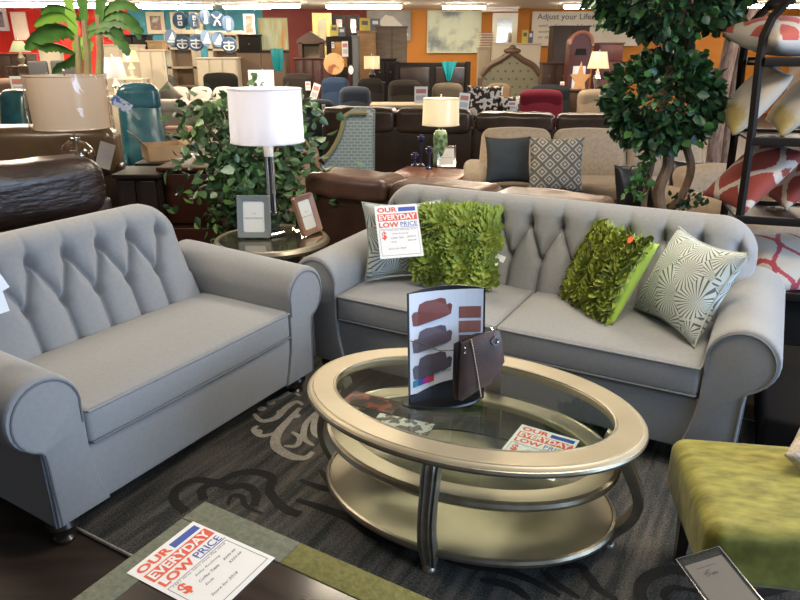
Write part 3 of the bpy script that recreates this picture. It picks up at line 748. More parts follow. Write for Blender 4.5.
def swatch():
    lea = mat('chocolate_leather', (.055, .030, .026), rough=.42, col2=(.085, .046, .038), scale=12, bump=.15, bscale=260)
    root = thing('leather_swatch', 'dark brown leather sample book with stitched seam hanging on the display stand', 'leather sample'); root.matrix_world = SM @ Matrix.Translation((.070, -.012, .062)) @ Matrix.Rotation(.08, 4, 'Y') @ Matrix.Scale(1.12, 4)
    def sheet(poly, z0, bul, name, m=lea):
        q = MB(); n = len(poly); cx = sum(p[0] for p in poly)/n; cy = sum(p[1] for p in poly)/n; rings = []
        for zz, k in ((z0-.0025, 1), (z0+.0005, 1.0), (z0+.002+bul*.3, .93), (z0+.003+bul*.8, .6), (z0+.003+bul, .25)):
            rings.append([(cx+(x-cx)*k, cy+(y-cy)*k, zz) for x, y in poly])
        q.loft(rings); return q.build(name, m, root)
    front = [(-.045, .052), (.0, .066), (.055, .076), (.068, .072), (.078, .035), (.086, -.02), (.042, -.078), (.0, -.098), (-.04, -.118), (-.052, -.112), (-.05, -.03)]
    f_ = sheet(front, .012, .006, 'front_cover')
    back = [(-.058, .045), (.03, .06), (.06, .06), (.082, .0), (.084, -.078), (.05, -.09), (-.055, -.12), (-.062, -.1)]
    sheet(back, -.006, .002, 'back_cover')
    sheet([(-.055, .05), (.0, .07), (.05, .07), (.07, .0), (.02, -.085), (-.05, -.115), (-.056, -.05)], .003, .002, 'middle_leaf', mat('black_leather', (.02, .013, .012), rough=.5))
    st = MB()
    for k in range(22):
        t = k/21; x = -.018+.03*t; y = .058-.165*t; st.box(x-.0012, x+.0012, y-.0024, y+.0024, .018, .0245)
    st.build('stitching', mat('cream_thread', (.5, .42, .33)), f_, smooth=False)
    rg = MB(); rg.tube([(.052+.010*cos(a), .048+.010*sin(a), .022) for a in [2*PI*i/20 for i in range(20)]], .0022, 6, closed=True); rg.tube([(.052, .058, .02), (.050, .075, .01), (.048, .083, -.004)], .0016, 6)
    rg.build('ring', CHROME, f_)
    rv = MB(); [rv.ball((-.036, y, .018), .003, n=8, m=6) for y in (.038, .024)]; rv.build('rivet', CHROME, f_)
swatch()

# ================================================================ SLATE TABLE bottom left
def slate():
    z = .43
    p0 = atz(205, 501, z); A = math.radians(-30)
    root = thing('slate_table', 'dark wood cocktail table with slate green border tiles at the lower left corner', 'table', (p0.x, p0.y, 0), A)
    W, D = 1.15, .75    # extends along +x (to lower right) and -y (towards viewer)
    m = MB(); m.box(.004, W-.004, -D+.004, -.004, z-.05, z-.014); m.build('apron', DARKWOOD, root, smooth=False)
    s1 = mat('slate_tile', (.11, .125, .09), rough=.6, col2=(.16, .175, .125), scale=60, bump=.35, bscale=90)
    s2 = mat('olive_tile', (.115, .115, .022), rough=.6, col2=(.17, .165, .045), scale=60, bump=.35, bscale=90)
    bw = .083
    xs = atz(303, 540, z); rel = Matrix.Rotation(-A, 3, 'Z') @ (xs-Vector((p0.x, p0.y, 0))); xc = rel.x
    MB().box(0, xc, -bw, 0, z-.014, z, r=.002).build('border_tile', s1, root, label='grey-green border tile')
    MB().box(xc+.001, W, -bw, 0, z-.014, z, r=.002).build('border_tile', s2, root, label='olive border tile')
    MB().box(0, bw, -D, -bw-.001, z-.014, z, r=.002).build('border_tile', s1, root, label='grey-green border tile')
    MB().box(W-bw, W, -D, -bw-.001, z-.014, z, r=.002).build('border_tile', s2, root, label='olive border tile')
    MB().box(bw+.001, W-bw-.001, -D, -bw-.001, z-.014, z-.001, r=.002).build('wood_top', mat('polished_walnut', (.016, .010, .008), rough=.22, col2=(.05, .032, .024), scale=3, stretch=(1, 9, 1), coat=.4), root, label='glossy dark wooden top')
    for (x, y) in ((.05, -.05), (W-.05, -.05), (.05, -D+.05), (W-.05, -D+.05)): MB().box(x-.03, x+.03, y-.03, y+.03, 0.012 if y > -.3 else 0, z-.05).build('leg', DARKWOOD, root, smooth=False)
    a, b, c = atz(127, 573, z), atz(193, 522, z), atz(278, 562, z)
    ex = (b-a).normalized(); ez = Vector((0, 0, 1)); ey = ez.cross(ex)   # top edge a->b
    cen = (a+b)/2-ey*.1397
    M = Matrix((ex, ey, ez)).transposed().to_4x4(); M.translation = (cen.x, cen.y, z+.0015)
    price_sign('price sheet lying on the dark slate-bordered table in the foreground', M)
slate()
# black bench interpreted from the dark area beyond the sofa arm
def dark_bench():
    c = atz(764, 417, .26); root = thing('leather_bench', 'low black leather bench interpreted from the dark area beyond the right arm of the long grey sofa', 'bench', (c.x, c.y, 0), math.radians(-26))
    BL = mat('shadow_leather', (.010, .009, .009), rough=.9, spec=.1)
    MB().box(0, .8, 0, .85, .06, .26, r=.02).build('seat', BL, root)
    for (x, y) in ((.05, .05), (.75, .05), (.05, .80), (.75, .80)): MB().box(x-.02, x+.02, y-.02, y+.02, 0, .06).build('foot', BLACKP, root, smooth=False)
dark_bench()

# ================================================================ GREEN OTTOMAN
def ottoman():
    z = .455
    a, b = atz(676, 436, z), atz(800, 446, z)
    A = math.atan2(b.y-a.y, b.x-a.x)
    root = thing('velvet_ottoman', 'chartreuse crushed velvet ottoman bench at the right edge', 'ottoman', (a.x-.01, a.y+.02, 0), A)
    m = mat('chartreuse_velvet', (.135, .125, .008), rough=.6, col2=(.33, .30, .05), scale=15, detail=8, stretch=(1, 2.6, 1), bump=.12, bscale=30, sheen=.25, contrast=(.3, .7))
    W, D = .95, .47
    MB().box(0, W, -D, 0, .262, z, r=.045, seg=5, div=12, fn=lambda x, y, zz, hx, hy, hz: (x, y, zz+(.012*(1-(x/hx)**2)*(1-(y/hy)**2) if zz > 0 else 0))).build('cushion_body', m, root)
    for (x, y) in ((.07, -.07), (W-.07, -.07), (.07, -D+.07), (W-.07, -D+.07)):
        MB().loft([[(x+sx*k, y+sy*k, zz) for sx, sy in ((-1, -1), (1, -1), (1, 1), (-1, 1))] for zz, k in ((.012, .014), (.268, .024))]).build('leg', DARKWOOD, root, smooth=False)
    # sea shell cushion at the edge
    p = atz(792, 462, z+.012)
    M = Matrix.Translation((p.x+.07, p.y-.01, z+.062)) @ Matrix.Rotation(A+.5, 4, 'Z') @ Matrix.Rotation(.8, 4, 'X') @ Matrix.Rotation(.6, 4, 'Z')
    pillow('beaded_pillow', 'small beige textured pillow on top of the chartreuse ottoman', M, .22, .17, .09, mat('beige_jacquard', (.42, .34, .26), rough=.7, col2=(.62, .55, .46), scale=60, bump=.5, bscale=120))
ottoman()
def acrylic():
    c = [(676, 560), (719, 547)]
    a, b = at(676, 560, 1.34), at(719, 547, 1.36)
    t = (b-a).normalized(); W = (b-a).length
    d = (at(745, 603, 1.20)-b).normalized()   # down the side
    up = -(d-t*d.dot(t)).normalized(); n = t.cross(up)
    H = .24
    M = Matrix((t, up, n)).transposed().to_4x4(); M.translation = (a+b)/2-up*H/2
    root = thing('acrylic_sign_holder', 'tilted clear acrylic sign holder with grey leaflet in front of chartreuse ottoman', 'sign holder'); root.matrix_world = M
    gl = glassmat('acrylic', (.88, .9, .9), 1.45)
    MB().box(-W/2, W/2, -H/2, H/2, -.0015, .0035).build('acrylic_sleeve', gl, root, smooth=False)
    MB().box(-W/2, W/2, -H/2, H/2, -.004, -.0024).build('back_plate', mat('smoked_plastic', (.03, .03, .028), rough=.2), root, smooth=False)
    ps = mat('leaflet_paper', (.17, .15, .15), rough=.5)
    lf = MB().box(-W/2+.010, W/2-.008, -H/2, H/2-.022, -.0022, -.0012).build('leaflet', ps, root, smooth=False)
    lg = MB(); lg.ribbon([(-.02, .060), (-.012, .066), (-.016, .052), (-.006, .056), (-.010, .068), (.0, .070)], .0035, z=.0, h=.0008-.0014)
    lg.ribbon([(-.002, .055), (.006, .058), (.014, .056)], .006, z=0, h=-.0006); lg.box(-.026, .022, .080, .0812, -.0012, -.0008)
    lg.build('emblem', mat('emblem_ink', (.10, .06, .07)), lf, smooth=False)
    MB().tube([tuple(x) for x in ((-W/2, -H/2, .002), (-W/2, H/2, .002), (W/2, H/2, .002), (W/2, -H/2, .002))], .0018, 6).build('rim', CHROME, root)
    # its support reaches the floor
    foot = M @ Vector((0, -H/2, -.004))
    inv = M.inverted()
    g = inv @ Vector((foot.x, foot.y+.02, .013)); s_ = MB(); s_.tube([(0, -H/2+.01, -.006), (0, -H/2-.02, -.01), tuple(g)], .006, 8)
    Rm = inv.to_3x3().to_4x4(); s_.lathe([(.01, 0), (.09, 0), (.09, .006), (.01, .01)], 24, M=Matrix.Translation(g) @ Rm)
    s_.build('floor_stem', BLACKP, root)
acrylic()

# ================================================================ SHARED BUILDERS FOR THE SHOWROOM
def px_w(px0, px1, py, Y):
    a, b = at(px0, py, Y), at(px1, py, Y); return (a.x+b.x)/2, b.x-a.x
LEA = mat('brown_leather', (.035, .015, .010), rough=.40, col2=(.055, .026, .017), scale=5, bump=.12, bscale=60, coat=.15)
LEAD = mat('espresso_leather', (.022, .013, .010), rough=.33, col2=(.040, .024, .018), scale=5, bump=.12, bscale=60, coat=.2)
LEAB = mat('black_brown_leather', (.020, .012, .009), rough=.36, col2=(.036, .021, .016), scale=5, bump=.1, bscale=60)
def leather_sofa(name, label, A, B, n, h, m, mp=None, depth=.9, pad=.26, arm=True, group=None, puff=.09, z0=.03):
    """sofa seen from behind: A -> B is its rear line left to right on the floor, it faces away"""
    A = Vector((A[0], A[1], 0)); B = Vector((B[0], B[1], 0)); W = (B-A).length; ang = math.atan2(B.y-A.y, B.x-A.x)
    root = thing(name, label, 'sofa', (A.x, A.y, 0), ang, group)
    MB().box(0, W, .03, depth-.05, z0, .42, r=.03).build('base', m, root)
    MB().box(.0, W, .0, .16, z0, h-pad*.75, r=.03, seg=3).build('back_panel', m, root)
    aw = .24 if arm else 0
    for k in range(n):
        w_ = (W-.02)/n; x0 = .01+k*w_
        fn = lambda x, y, z, hx, hy, hz: (x*(1-.03*(z/hz)**2), y*(1+.1*(1-(x/hx)**2)), z*(1+.10*(1-(x/hx)**4))+.010*noise.noise(Vector((x*9+k*3, y*5, z*6))))
        MB().box(x0+.004, x0+w_-.004, -.03, .27, h-pad, h-.02, r=puff, seg=4, div=8, fn=fn).build('back_cushion', mp or m, root)
        if depth > .5: MB().box(max(x0, aw)+.01, min(x0+w_, W-aw)-.01, .26, depth, .40, .52, r=.05, seg=3).build('seat_cushion', m, root)
    if arm:
        for x in (0, W-aw): MB().box(x, x+aw, .12, depth, z0, .66, r=.07, seg=3).build('arm', m, root)
    return root
def seat(name, label, cat, x, y, yaw, w_, d, h, m, seat_n=1, armw=.18, armh=.6, seat_h=.46, tuft=False, group=None, back_n=None, m2=None, roll=.06, feet=True):
    """sofa / armchair whose front faces local -y"""
    root = thing(name, label, cat, (x, y, 0), yaw, group)
    MB().box(-w_/2+armw*.3, w_/2-armw*.3, -d/2+.02, d/2, .08 if feet else .0, seat_h-.12, r=.03).build('base', m, root)
    iw = w_-2*armw
    for k in range(seat_n):
        a = -iw/2+k*iw/seat_n
        MB().box(a+.004, a+iw/seat_n-.004, -d/2, d/2-.2, seat_h-.13, seat_h+.02, r=.05, seg=3).build('seat_cushion', m2 or m, root)
    bn = back_n or seat_n; bw = (iw+armw*.6)/bn
    for k in range(bn):
        a = -(iw+armw*.6)/2+k*bw
        fn = lambda x_, y_, z_, hx, hy, hz: (x_*(1-.04*(z_/hz)), y_-.03*(1-(x_/hx)**2)*(1-(z_/hz)**2)+.09*(z_/hz), z_+.025*(1-(x_/hx)**2)*(z_/hz))
        c = MB().box(a+.004, a+bw-.004, d/2-.27, d/2-.07, seat_h-.02, h-.02, r=.08, seg=4, div=6, fn=fn).build('back_cushion', m2 or m, root)
        if tuft:
            b0 = None
            for i in range(4):
                for j in range(2):
                    q = MB().ball((a+bw*(i+1)/5, d/2-.285-.0+.05*(j-.3), seat_h+.22+.18*j), .014, .010, .014, 8, 5).build('button', m, c)
    if armw > .02:
        for s in (-1, 1): MB().box(s*w_/2-(armw if s > 0 else 0), s*w_/2+(armw if s < 0 else 0), -d/2, d/2-.04, .07 if feet else 0, armh, r=roll, seg=3).build('arm', m, root)
    if feet:
        for (fx, fy) in ((-1, -1), (1, -1), (-1, 1), (1, 1)): MB().box(fx*(w_/2-.08)-.025, fx*(w_/2-.08)+.025, fy*(d/2-.08)-.025, fy*(d/2-.08)+.025, 0, .09).build('foot', DARKWOOD, root, smooth=False)
    return root
def drum(root, r0, r1, z0, z1, m, bulb=0, col=(1, .8, .55)):
    n = 40; t = .0025
    sh = MB(); sh.loft([[(r*cos(2*PI*j/n), r*sin(2*PI*j/n), z) for j in range(n)] for r, z in ((r0, z0), (r1, z1), (r1-t, z1), (r0-t, z0), (r0, z0))], True, False)
    o = sh.build('lamp_shade', m, root)
    MB().tube([(r0*1.002*cos(2*PI*j/n), r0*1.002*sin(2*PI*j/n), z0+.004) for j in range(n)], .004, 6, closed=True).build('shade_trim', m, o)
    MB().tube([(r1*1.002*cos(2*PI*j/n), r1*1.002*sin(2*PI*j/n), z1-.004) for j in range(n)], .004, 6, closed=True).build('shade_trim', m, o)
    sp = MB(); [sp.tube([(0, 0, z1-.03), (r1*cos(a), r1*sin(a), z1-.01)], .0025, 5) for a in (0, 2.1, 4.2)]; sp.build('spider', CHROME, o)
    f = MB(); f.tube([(0, 0, z1-.03), (0, 0, z1+.02)], .003, 6); f.ball((0, 0, z1+.028), .010, n=10, m=6); f.build('finial', CHROME, root)
    if bulb:
        l = bpy.data.lights.new('bulb', 'POINT'); l.energy = bulb; l.color = col; l.shadow_soft_size = .05
        q = bpy.data.objects.new('bulb_light', l); COL.objects.link(q); q.parent = root; q.location = (0, 0, (z0+z1)/2)
    return o
def shade_mat(name, col, t=.5):
    if name in MATS: return MATS[name]
    m = bpy.data.materials.new(name); m.use_nodes = True; nt = m.node_tree; nt.nodes.clear()
    o = nd(nt, 'ShaderNodeOutputMaterial'); mx = nd(nt, 'ShaderNodeMixShader'); mx.inputs[0].default_value = t
    a = nd(nt, 'ShaderNodeBsdfDiffuse'); a.inputs[0].default_value = (*col, 1); b = nd(nt, 'ShaderNodeBsdfTranslucent'); b.inputs[0].default_value = (*col, 1)
    g = nd(nt, 'ShaderNodeBsdfGlossy'); g.inputs['Roughness'].default_value = .12; m2 = nd(nt, 'ShaderNodeMixShader'); m2.inputs[0].default_value = .05
    nt.links.new(a.outputs[0], mx.inputs[1]); nt.links.new(b.outputs[0], mx.inputs[2]); nt.links.new(mx.outputs[0], m2.inputs[1]); nt.links.new(g.outputs[0], m2.inputs[2]); nt.links.new(m2.outputs[0], o.inputs[0])
    MATS[name] = m; return m
SHW = shade_mat('white_shade', (.88, .87, .90)); SHC = shade_mat('cream_shade', (.86, .78, .62)); SHB = shade_mat('linen_shade', (.78, .64, .50), .3)
def pic(name, label, cat, px0, px1, py0, py1, Y, mf, mp, bw=.06, depth=.04, group=None, stand=False, rz=0):
    a, b = at(px0, (py0+py1)/2, Y), at(px1, (py0+py1)/2, Y); zt = at((px0+px1)/2, py0, Y).z; zb = at((px0+px1)/2, py1, Y).z
    W = b.x-a.x; H = zt-zb; root = thing(name, label, cat, ((a.x+b.x)/2, Y, zb), rz, group)
    f = MB(); f.box(-W/2, W/2, -depth, 0, 0, bw); f.box(-W/2, W/2, -depth, 0, H-bw, H); f.box(-W/2, -W/2+bw, -depth, 0, bw, H-bw); f.box(W/2-bw, W/2, -depth, 0, bw, H-bw)
    f.build('frame', mf, root, smooth=False)
    MB().box(-W/2+bw, W/2-bw, -depth*.5, -.002, bw, H-bw).build('picture', mp, root, smooth=False)
    if zb > 0 and stand:
        MB().box(-W*.3, W*.3, -.06, .1, -zb, .002).build('stand', mf, root, smooth=False)
    return root, W, H
def cabinet(name, label, cat, px0, px1, ytop, Y, m, rows=2, cols=2, depth=.5, door=False, hm=None, zbot=0, group=None, top=None, crown=False, ybot=None):
    x, W = px_w(px0, px1, ytop, Y); zt = at((px0+px1)/2, ytop, Y).z
    if ybot is not None: zbot = at((px0+px1)/2, ybot, Y).z
    root = thing(name, label, cat, (x, Y, zbot), 0, group); H = zt-zbot
    MB().box(-W/2, W/2, 0, depth, 0, H).build('body', m, root, smooth=False)
    MB().box(-W/2-.02, W/2+.02, -.03, depth+.01, H, H+.03, r=.006).build('top', top or m, root)
    if crown: MB().prism([(-W/2-.04, H+.03), (W/2+.04, H+.03), (W/2+.04, H+.08), (0, H+.22), (-W/2-.04, H+.08)], 0, .08, M=Matrix.Rotation(PI/2, 4, 'X')).build('crown', m, root, smooth=False)
    cw = W/cols; rh = H/rows; hm = hm or DGOLD
    for i in range(cols):
        for j in range(rows):
            o = MB().box(-W/2+i*cw+.02, -W/2+(i+1)*cw-.02, -.018, 0, j*rh+.02, (j+1)*rh-.02, r=.004).build('door' if door else 'drawer', m, root)
            hx = -W/2+(i+.5)*cw if not door else -W/2+(i+(.85 if i % 2 == 0 else .15))*cw
            MB().ball((hx, -.03, (j+.5)*rh), .014, n=8, m=6).build('knob', hm, o)
    return root
def plain(name, label, cat, mb, m, group=None, smooth=True, loc=None, rot=None):
    return tag(mb.build(name, m, smooth=smooth, loc=loc, rot=rot), label, cat, group)
def leafcloud(n, fn, L, wd, seed=1, tri=False):
    """n leaves; fn() -> (pos, outward dir)"""
    rnd = random.Random(seed); m = MB()
    for i in range(n):
        p, d = fn(rnd); d = (d+Vector((rnd.gauss(0, .5), rnd.gauss(0, .5), rnd.gauss(0, .5)))).normalized()
        s = d.cross(Vector((rnd.gauss(0, 1), rnd.gauss(0, 1), rnd.gauss(0, 1)))).normalized(); nn = d.cross(s)
        l = L*rnd.uniform(.7, 1.2); ww = wd*rnd.uniform(.8, 1.2)*l/L; b = .12*l
        vs = [p, p+d*l*.3+s*ww*.5+nn*b, p+d*l*.65+s*ww*.42+nn*b*.8, p+d*l, p+d*l*.65-s*ww*.42+nn*b*.8, p+d*l*.3-s*ww*.5+nn*b, p+d*l*.5]
        m.add(vs, [(0, 1, 6), (1, 2, 6), (2, 3, 6), (3, 4, 6), (4, 5, 6), (5, 0, 6)])
    return m

# ================================================================ ROUND SIDE TABLE + THINGS ON IT
STX, STY = -.746, 3.743
def side_table():
    root = thing('side_table', 'small round side table with gold rim between the two grey sofas', 'table', (STX, STY, 0))
    z = .6; R = .335
    MB().lathe([(.01, z-.012), (R-.035, z-.012), (R-.035, z), (.01, z)], 64).build('table_top', mat('mirror_top', (.30, .27, .20), rough=.10, metal=.9), root, smooth=False)
    MB().lathe([(R-.036, z-.02), (R-.036, z+.004), (R-.03, z+.007), (R-.012, z+.003), (R-.006, z-.006), (R, z-.014), (R-.004, z-.026), (R-.014, z-.032), (R-.03, z-.03)], 64).build('rim', GOLD, root)
    MB().lathe([(R-.07, .16), (R-.07, .185), (.02, .185), (.02, .16)], 48).build('lower_shelf', CHAMP, root)
    for k in range(4):
        a = PI/4+k*PI/2; MB().tube([((R-.05+.03*sin(t*PI))*cos(a), (R-.05+.03*sin(t*PI))*sin(a), .57*(1-t)+.004) for t in [i/10 for i in range(11)]], lambda t: .018-.006*t, 8).build('leg', DGOLD, root)
side_table()
def crystal_lamp():
    p = atz(272, 234, .607)
    root = thing('table_lamp', 'tall crystal column table lamp with plastic-wrapped white drum shade on round side table', 'lamp', (p.x+.012, p.y, .607))
    g = glassmat('crystal', (.8, .85, .9), 1.6)
    MB().lathe([(.01, 0), (.07, 0), (.07, .012), (.06, .018), (.01, .018)], 4).build('base', CHROME, root, smooth=False)
    b = MB(); z = .018
    for r, h in ((.035, .03), (.022, .012), (.045, .035), (.02, .01), (.032, .03)): b.box(-r, r, -r, r, z, z+h, r=.004); z += h
    b.build('crystal_blocks', g, root)
    for (x, y) in ((-.016, 0), (.016, .004)): MB().tube([(x, y, z-.01), (x, y, .47)], .013, 12).build('column', CHROME, root)
    pl = MB(); pl.tube([(.0, 0, z), (.0, .02, .47)], .012, 8); pl.build('dark_column', BLACKP, root)
    br = MB(); br.lathe([(.01, .455), (.028, .455), (.028, .52), (.02, .53), (.01, .53)], 16); br.build('socket', mat('ivory_socket', (.75, .66, .55), rough=.5), root)
    MB().tube([(.0, 0, .52), (0, 0, .80)], .004, 6).build('rod', CHROME, root)
    drum(root, .205, .200, .535, .825, SHW, bulb=5, col=(1, .95, .95))  # bulb added to whiten the shade; the lamp is probably off
crystal_lamp()
def photo_frame(label, M, W, H, bw, mf, txt, chamfer=False):
    root = thing('photo_frame', label, 'photo frame', group=None); root.matrix_world = M
    f = MB()
    outer = [(-W/2+.008, -H/2), (W/2-.008, -H/2), (W/2, -H/2+.008), (W/2, H/2-.008), (W/2-.008, H/2), (-W/2+.008, H/2), (-W/2, H/2-.008), (-W/2, -H/2+.008)]
    k = [( (x/abs(x))*(abs(x)-bw), (y/abs(y))*(abs(y)-bw)) for x, y in outer]
    rings = [[(*p, -.008) for p in outer], [(*p, .006) for p in outer], [(x*.97, y*.975, .014) for x, y in outer], [(*p, .004) for p in k], [(*p, -.002) for p in k]]
    f.loft(rings, True, False); f.build('frame', mf, root, auto=25)
    pp = MB().box(-W/2+bw*.9, W/2-bw*.9, -H/2+bw*.9, H/2-bw*.9, -.006, .0).build('photo_insert', mat('insert_paper', (.72, .74, .73), rough=.35), root, smooth=False)
    t = MB(); text_into(t, txt[0], -.012, .012, .012, .022, .0006); text_into(t, txt[1], -W*.27, W*.27, -.014, -.004, .0006); t.build('lettering', INK, pp, smooth=False)
    MB().box(-W/2+.006, W/2-.006, -H/2+.006, H/2-.006, -.014, -.0075).build('back_board', BLACKP, root, smooth=False)
    MB().box(-.02, .02, -H/2+.004, H/2-.06, -.09, -.084, M=Matrix.Translation((0, 0, .02)) @ Matrix.Rotation(.38, 4, 'X')).build('easel', BLACKP, root, smooth=False)
z = .607
b0, b1 = atz(238, 238, z), atz(271, 238, z)
photo_frame('grey-blue beaded photo frame at the left of the round side table', frame_from(b0, b1, 12, .245, .0), (b1-b0).length, .245, .034, mat('slate_frame', (.18, .21, .22), rough=.4), ('4 x 7', 'PHOTO FRAME'))
b0, b1 = atz(302, 237, z), atz(325, 230, z)
t_ = (b1-b0).normalized()
photo_frame('rosy bronze photo frame turned sideways at the right of the round side table', frame_from(b0, b0+t_*.17, 16, .235, .0) @ Matrix.Rotation(.06, 4, 'Z'), .165, .235, .032, mat('rose_frame', (.33, .19, .14), rough=.35, metal=.4), ('5 x 7', 'photo'))

# ================================================================ FICUS behind the side table
def ficus():
    c = at(246, 160, 4.45); cx, cy = c.x, c.y
    root = thing('ficus_plant', 'bushy potted ficus plant behind the round side table', 'plant', (cx, cy, 0))
    MB().lathe([(.12, 0), (.16, .02), (.19, .30), (.2, .32), (.18, .32), (.17, .28), (.01, .28)], 28).build('pot', mat('brown_pot', (.06, .03, .02), rough=.5), root)
    br = MB(); rnd = random.Random(3); tips = []
    for k in range(11):
        a = rnd.uniform(0, 2*PI); r = rnd.uniform(.1, .42); h = rnd.uniform(.85, 1.45)-r*.3
        p0 = Vector((rnd.uniform(-.04, .04), rnd.uniform(-.04, .04), .27)); p3 = Vector((r*cos(a), r*.7*sin(a), h))
        pts = [p0.lerp(p3, t)+Vector((.03*sin(t*7+k), .03*cos(t*6+k), .10*sin(t*PI))) for t in [i/8 for i in range(9)]]
        br.tube(pts, lambda t: .014-.010*t, 6); tips += pts[2:]
    br.build('stem', mat('ficus_bark', (.14, .07, .045), rough=.8), root)
    def fn(r):
        if r.random() < .75:
            b = r.choice(tips); p = b+Vector((r.gauss(0, .10), r.gauss(0, .09), r.gauss(0, .10)))
        else: p = Vector((r.gauss(0, .22), r.gauss(0, .16), r.uniform(.45, 1.35)))
        if p.x < -.5: p.x = -.5+r.random()*.1
        return p, Vector((p.x, p.y, -.15))
    L1 = mat('ficus_leaf', (.050, .10, .038), rough=.38, col2=(.085, .16, .065), scale=6)
    L2 = mat('ficus_leaf_light', (.12, .24, .06), rough=.4)
    leafcloud(1900, fn, .080, .046, 4).build('foliage', L1, root, auto=0)
    leafcloud(260, fn, .075, .042, 9).build('new_foliage', L2, root, auto=0, label='lighter green young leaves')
ficus()

# ================================================================ BIG LEATHER THINGS ON THE LEFT
a, b = atz(-75, 236, .80), atz(106, 204, .80)
leather_sofa('leather_sofa', 'dark espresso leather sofa backing onto the grey loveseat, nearest at the left', a, b+(b-a)*.05, 1, 1.085, LEAD, mp=mat('glossy_espresso_leather', (.014, .008, .007), rough=.36, col2=(.030, .016, .013), scale=6, bump=.9, bscale=11, coat=.15, stretch=(1, 1, 3)), pad=.33, arm=False, depth=.85)
a, b = at(-60, 160, 5.0), at(121, 160, 5.25)
leather_sofa('leather_sofa', 'bronze-brown leather sofa behind the lamp with the beige shade', a, b, 1, 1.10, LEAD, mp=mat('bronze_leather', (.085, .050, .028), rough=.30, col2=(.13, .085, .045), scale=4, bump=.2, bscale=12, coat=.3), pad=.40, arm=True, depth=.9)
def gourd_lamp():
    Y = 4.55; c = at(73, 128, Y)
    zt, zb = at(73, 75, Y).z, at(73, 128, Y).z; tz = .52
    # end table that carries it
    t = thing('end_table', 'dark end table under the beige-shaded lamp behind the leather sofa', 'table', (c.x, Y, 0))
    MB().box(-.25, .25, -.22, .22, tz-.03, tz, r=.005).build('table_top', DARKWOOD, t)
    for (x, y) in ((-1, -1), (1, -1), (-1, 1), (1, 1)): MB().box(x*.21-.02, x*.21+.02, y*.18-.02, y*.18+.02, 0, tz-.03).build('leg', DARKWOOD, t, smooth=False)
    root = thing('table_lamp', 'stacked clear glass globe lamp with large plastic-wrapped beige drum shade, left', 'lamp', (c.x, Y, tz))
    g = glassmat('smoke_glass', (.90, .80, .66), 2.6)
    z = 0; MB().lathe([(.01, 0), (.09, 0), (.09, .02), (.01, .025)], 24).build('base', CHROME, root)
    H = zb-tz
    rs = [.085, .075, .11]; zz = .02
    tot = sum(2*r*.8 for r in rs)+.06; k = (H-.05)/tot
    for r in rs:
        h = r*.8*k; MB().ball((0, 0, zz+h), r, r, h, 24, 14).build('glass_globe', g, root); zz += 2*h
        MB().lathe([(.005, zz-.004), (.03, zz-.004), (.03, zz+.012), (.005, zz+.012)], 16).build('collar', CHROME, root); zz += .012
    MB().tube([(0, 0, .02), (0, 0, zt-tz-.02)], .006, 8).build('rod', DGOLD, root)
    o = drum(root, .232, .242, H, zt-tz, SHB, bulb=0)
    wr = glassmat('plastic_wrap', (.97, .97, .97), 1.5)
    n = 56; rnd = random.Random(5); off = [rnd.uniform(0, .016) for _ in range(n)]
    sh = MB(); sh.loft([[((.246+off[(j+int(i*1.5)) % n])*cos(2*PI*j/n), (.246+off[(j+int(i*1.5)) % n])*sin(2*PI*j/n), H-.01+(zt-tz-H+.02)*i/10) for j in range(n)] for i in range(11)], True, False)
    sh.build('plastic_wrap', wr, o, label='crinkled clear plastic wrap')
gourd_lamp()
q = MB().box(-.055, .055, -.001, .001, -.20, 0); q.box(-.055, .055, -.0016, -.001, -.15, -.06)
plain('price_tag', 'grey-white paper tag hanging on the bronze-brown sofa beside glass globe lamp', 'tag', q, mat('grey_paper', (.55, .53, .55), rough=.5), smooth=False, loc=at(108, 143, 5.16), rot=(0, .35, .2))
TEAL = mat('teal_leather', (.015, .075, .10), rough=.25, col2=(.035, .14, .17), scale=5, bump=.25, bscale=14, coat=.5)
def recl(label, px0, px1, ytop, Y, m, yaw=0, group='recliners in rows behind', tuft=False, name='recliner', h=None, armw=.16, armh=.62):
    x, W = px_w(px0, px1, ytop, Y); zt = at((px0+px1)/2, ytop, Y).z
    W = max(W, .5)*1.06
    r = seat(name, label, 'armchair', x, Y+.25, yaw, W+2*armw*.5, .85, zt, m, 1, armw, armh, seat_h=.46, tuft=tuft, group=group, feet=False)
    fn = lambda x_, y_, z_, hx, hy, hz: (x_, y_, z_+.03*(1-(x_/hx)**2)*(z_/hz))
    bw = W-.4*armw
    MB().box(-bw*.47, bw*.47, .425-.27+.02, .425+.02, zt-.27, zt-.0, r=.085, seg=4, div=5, fn=fn).build('headrest', m, r)
    return r
r_ = recl('glossy teal leather recliner wrapped in plastic with a blue label, behind glass globe lamp', 110, 146, 88, 7.0, TEAL, yaw=.35)
x = at(150, 110, 7.1)
l_ = MB(); l_.box(-.10, .10, -.003, 0, -.05, .05); plain('shipping_label', 'blue and white label stuck on the plastic-wrapped teal recliner', 'label', l_, mat('label_blue', (.10, .2, .6), rough=.4, col2=(.7, .75, .85), scale=20, contrast=(.45, .5)), smooth=False, loc=at(121, 104, 6.82)+Vector((0, 0, 0)), rot=(0, .6, .35))
x, W = px_w(-30, 34, 95, 8.5)
seat('sofa', 'teal leather sofa with wrinkled back behind bronze-brown sofa, far left', 'sofa', x, 8.8, 0, W+.3, .9, at(10, 92, 8.5).z, TEAL, 2, .2, .6)
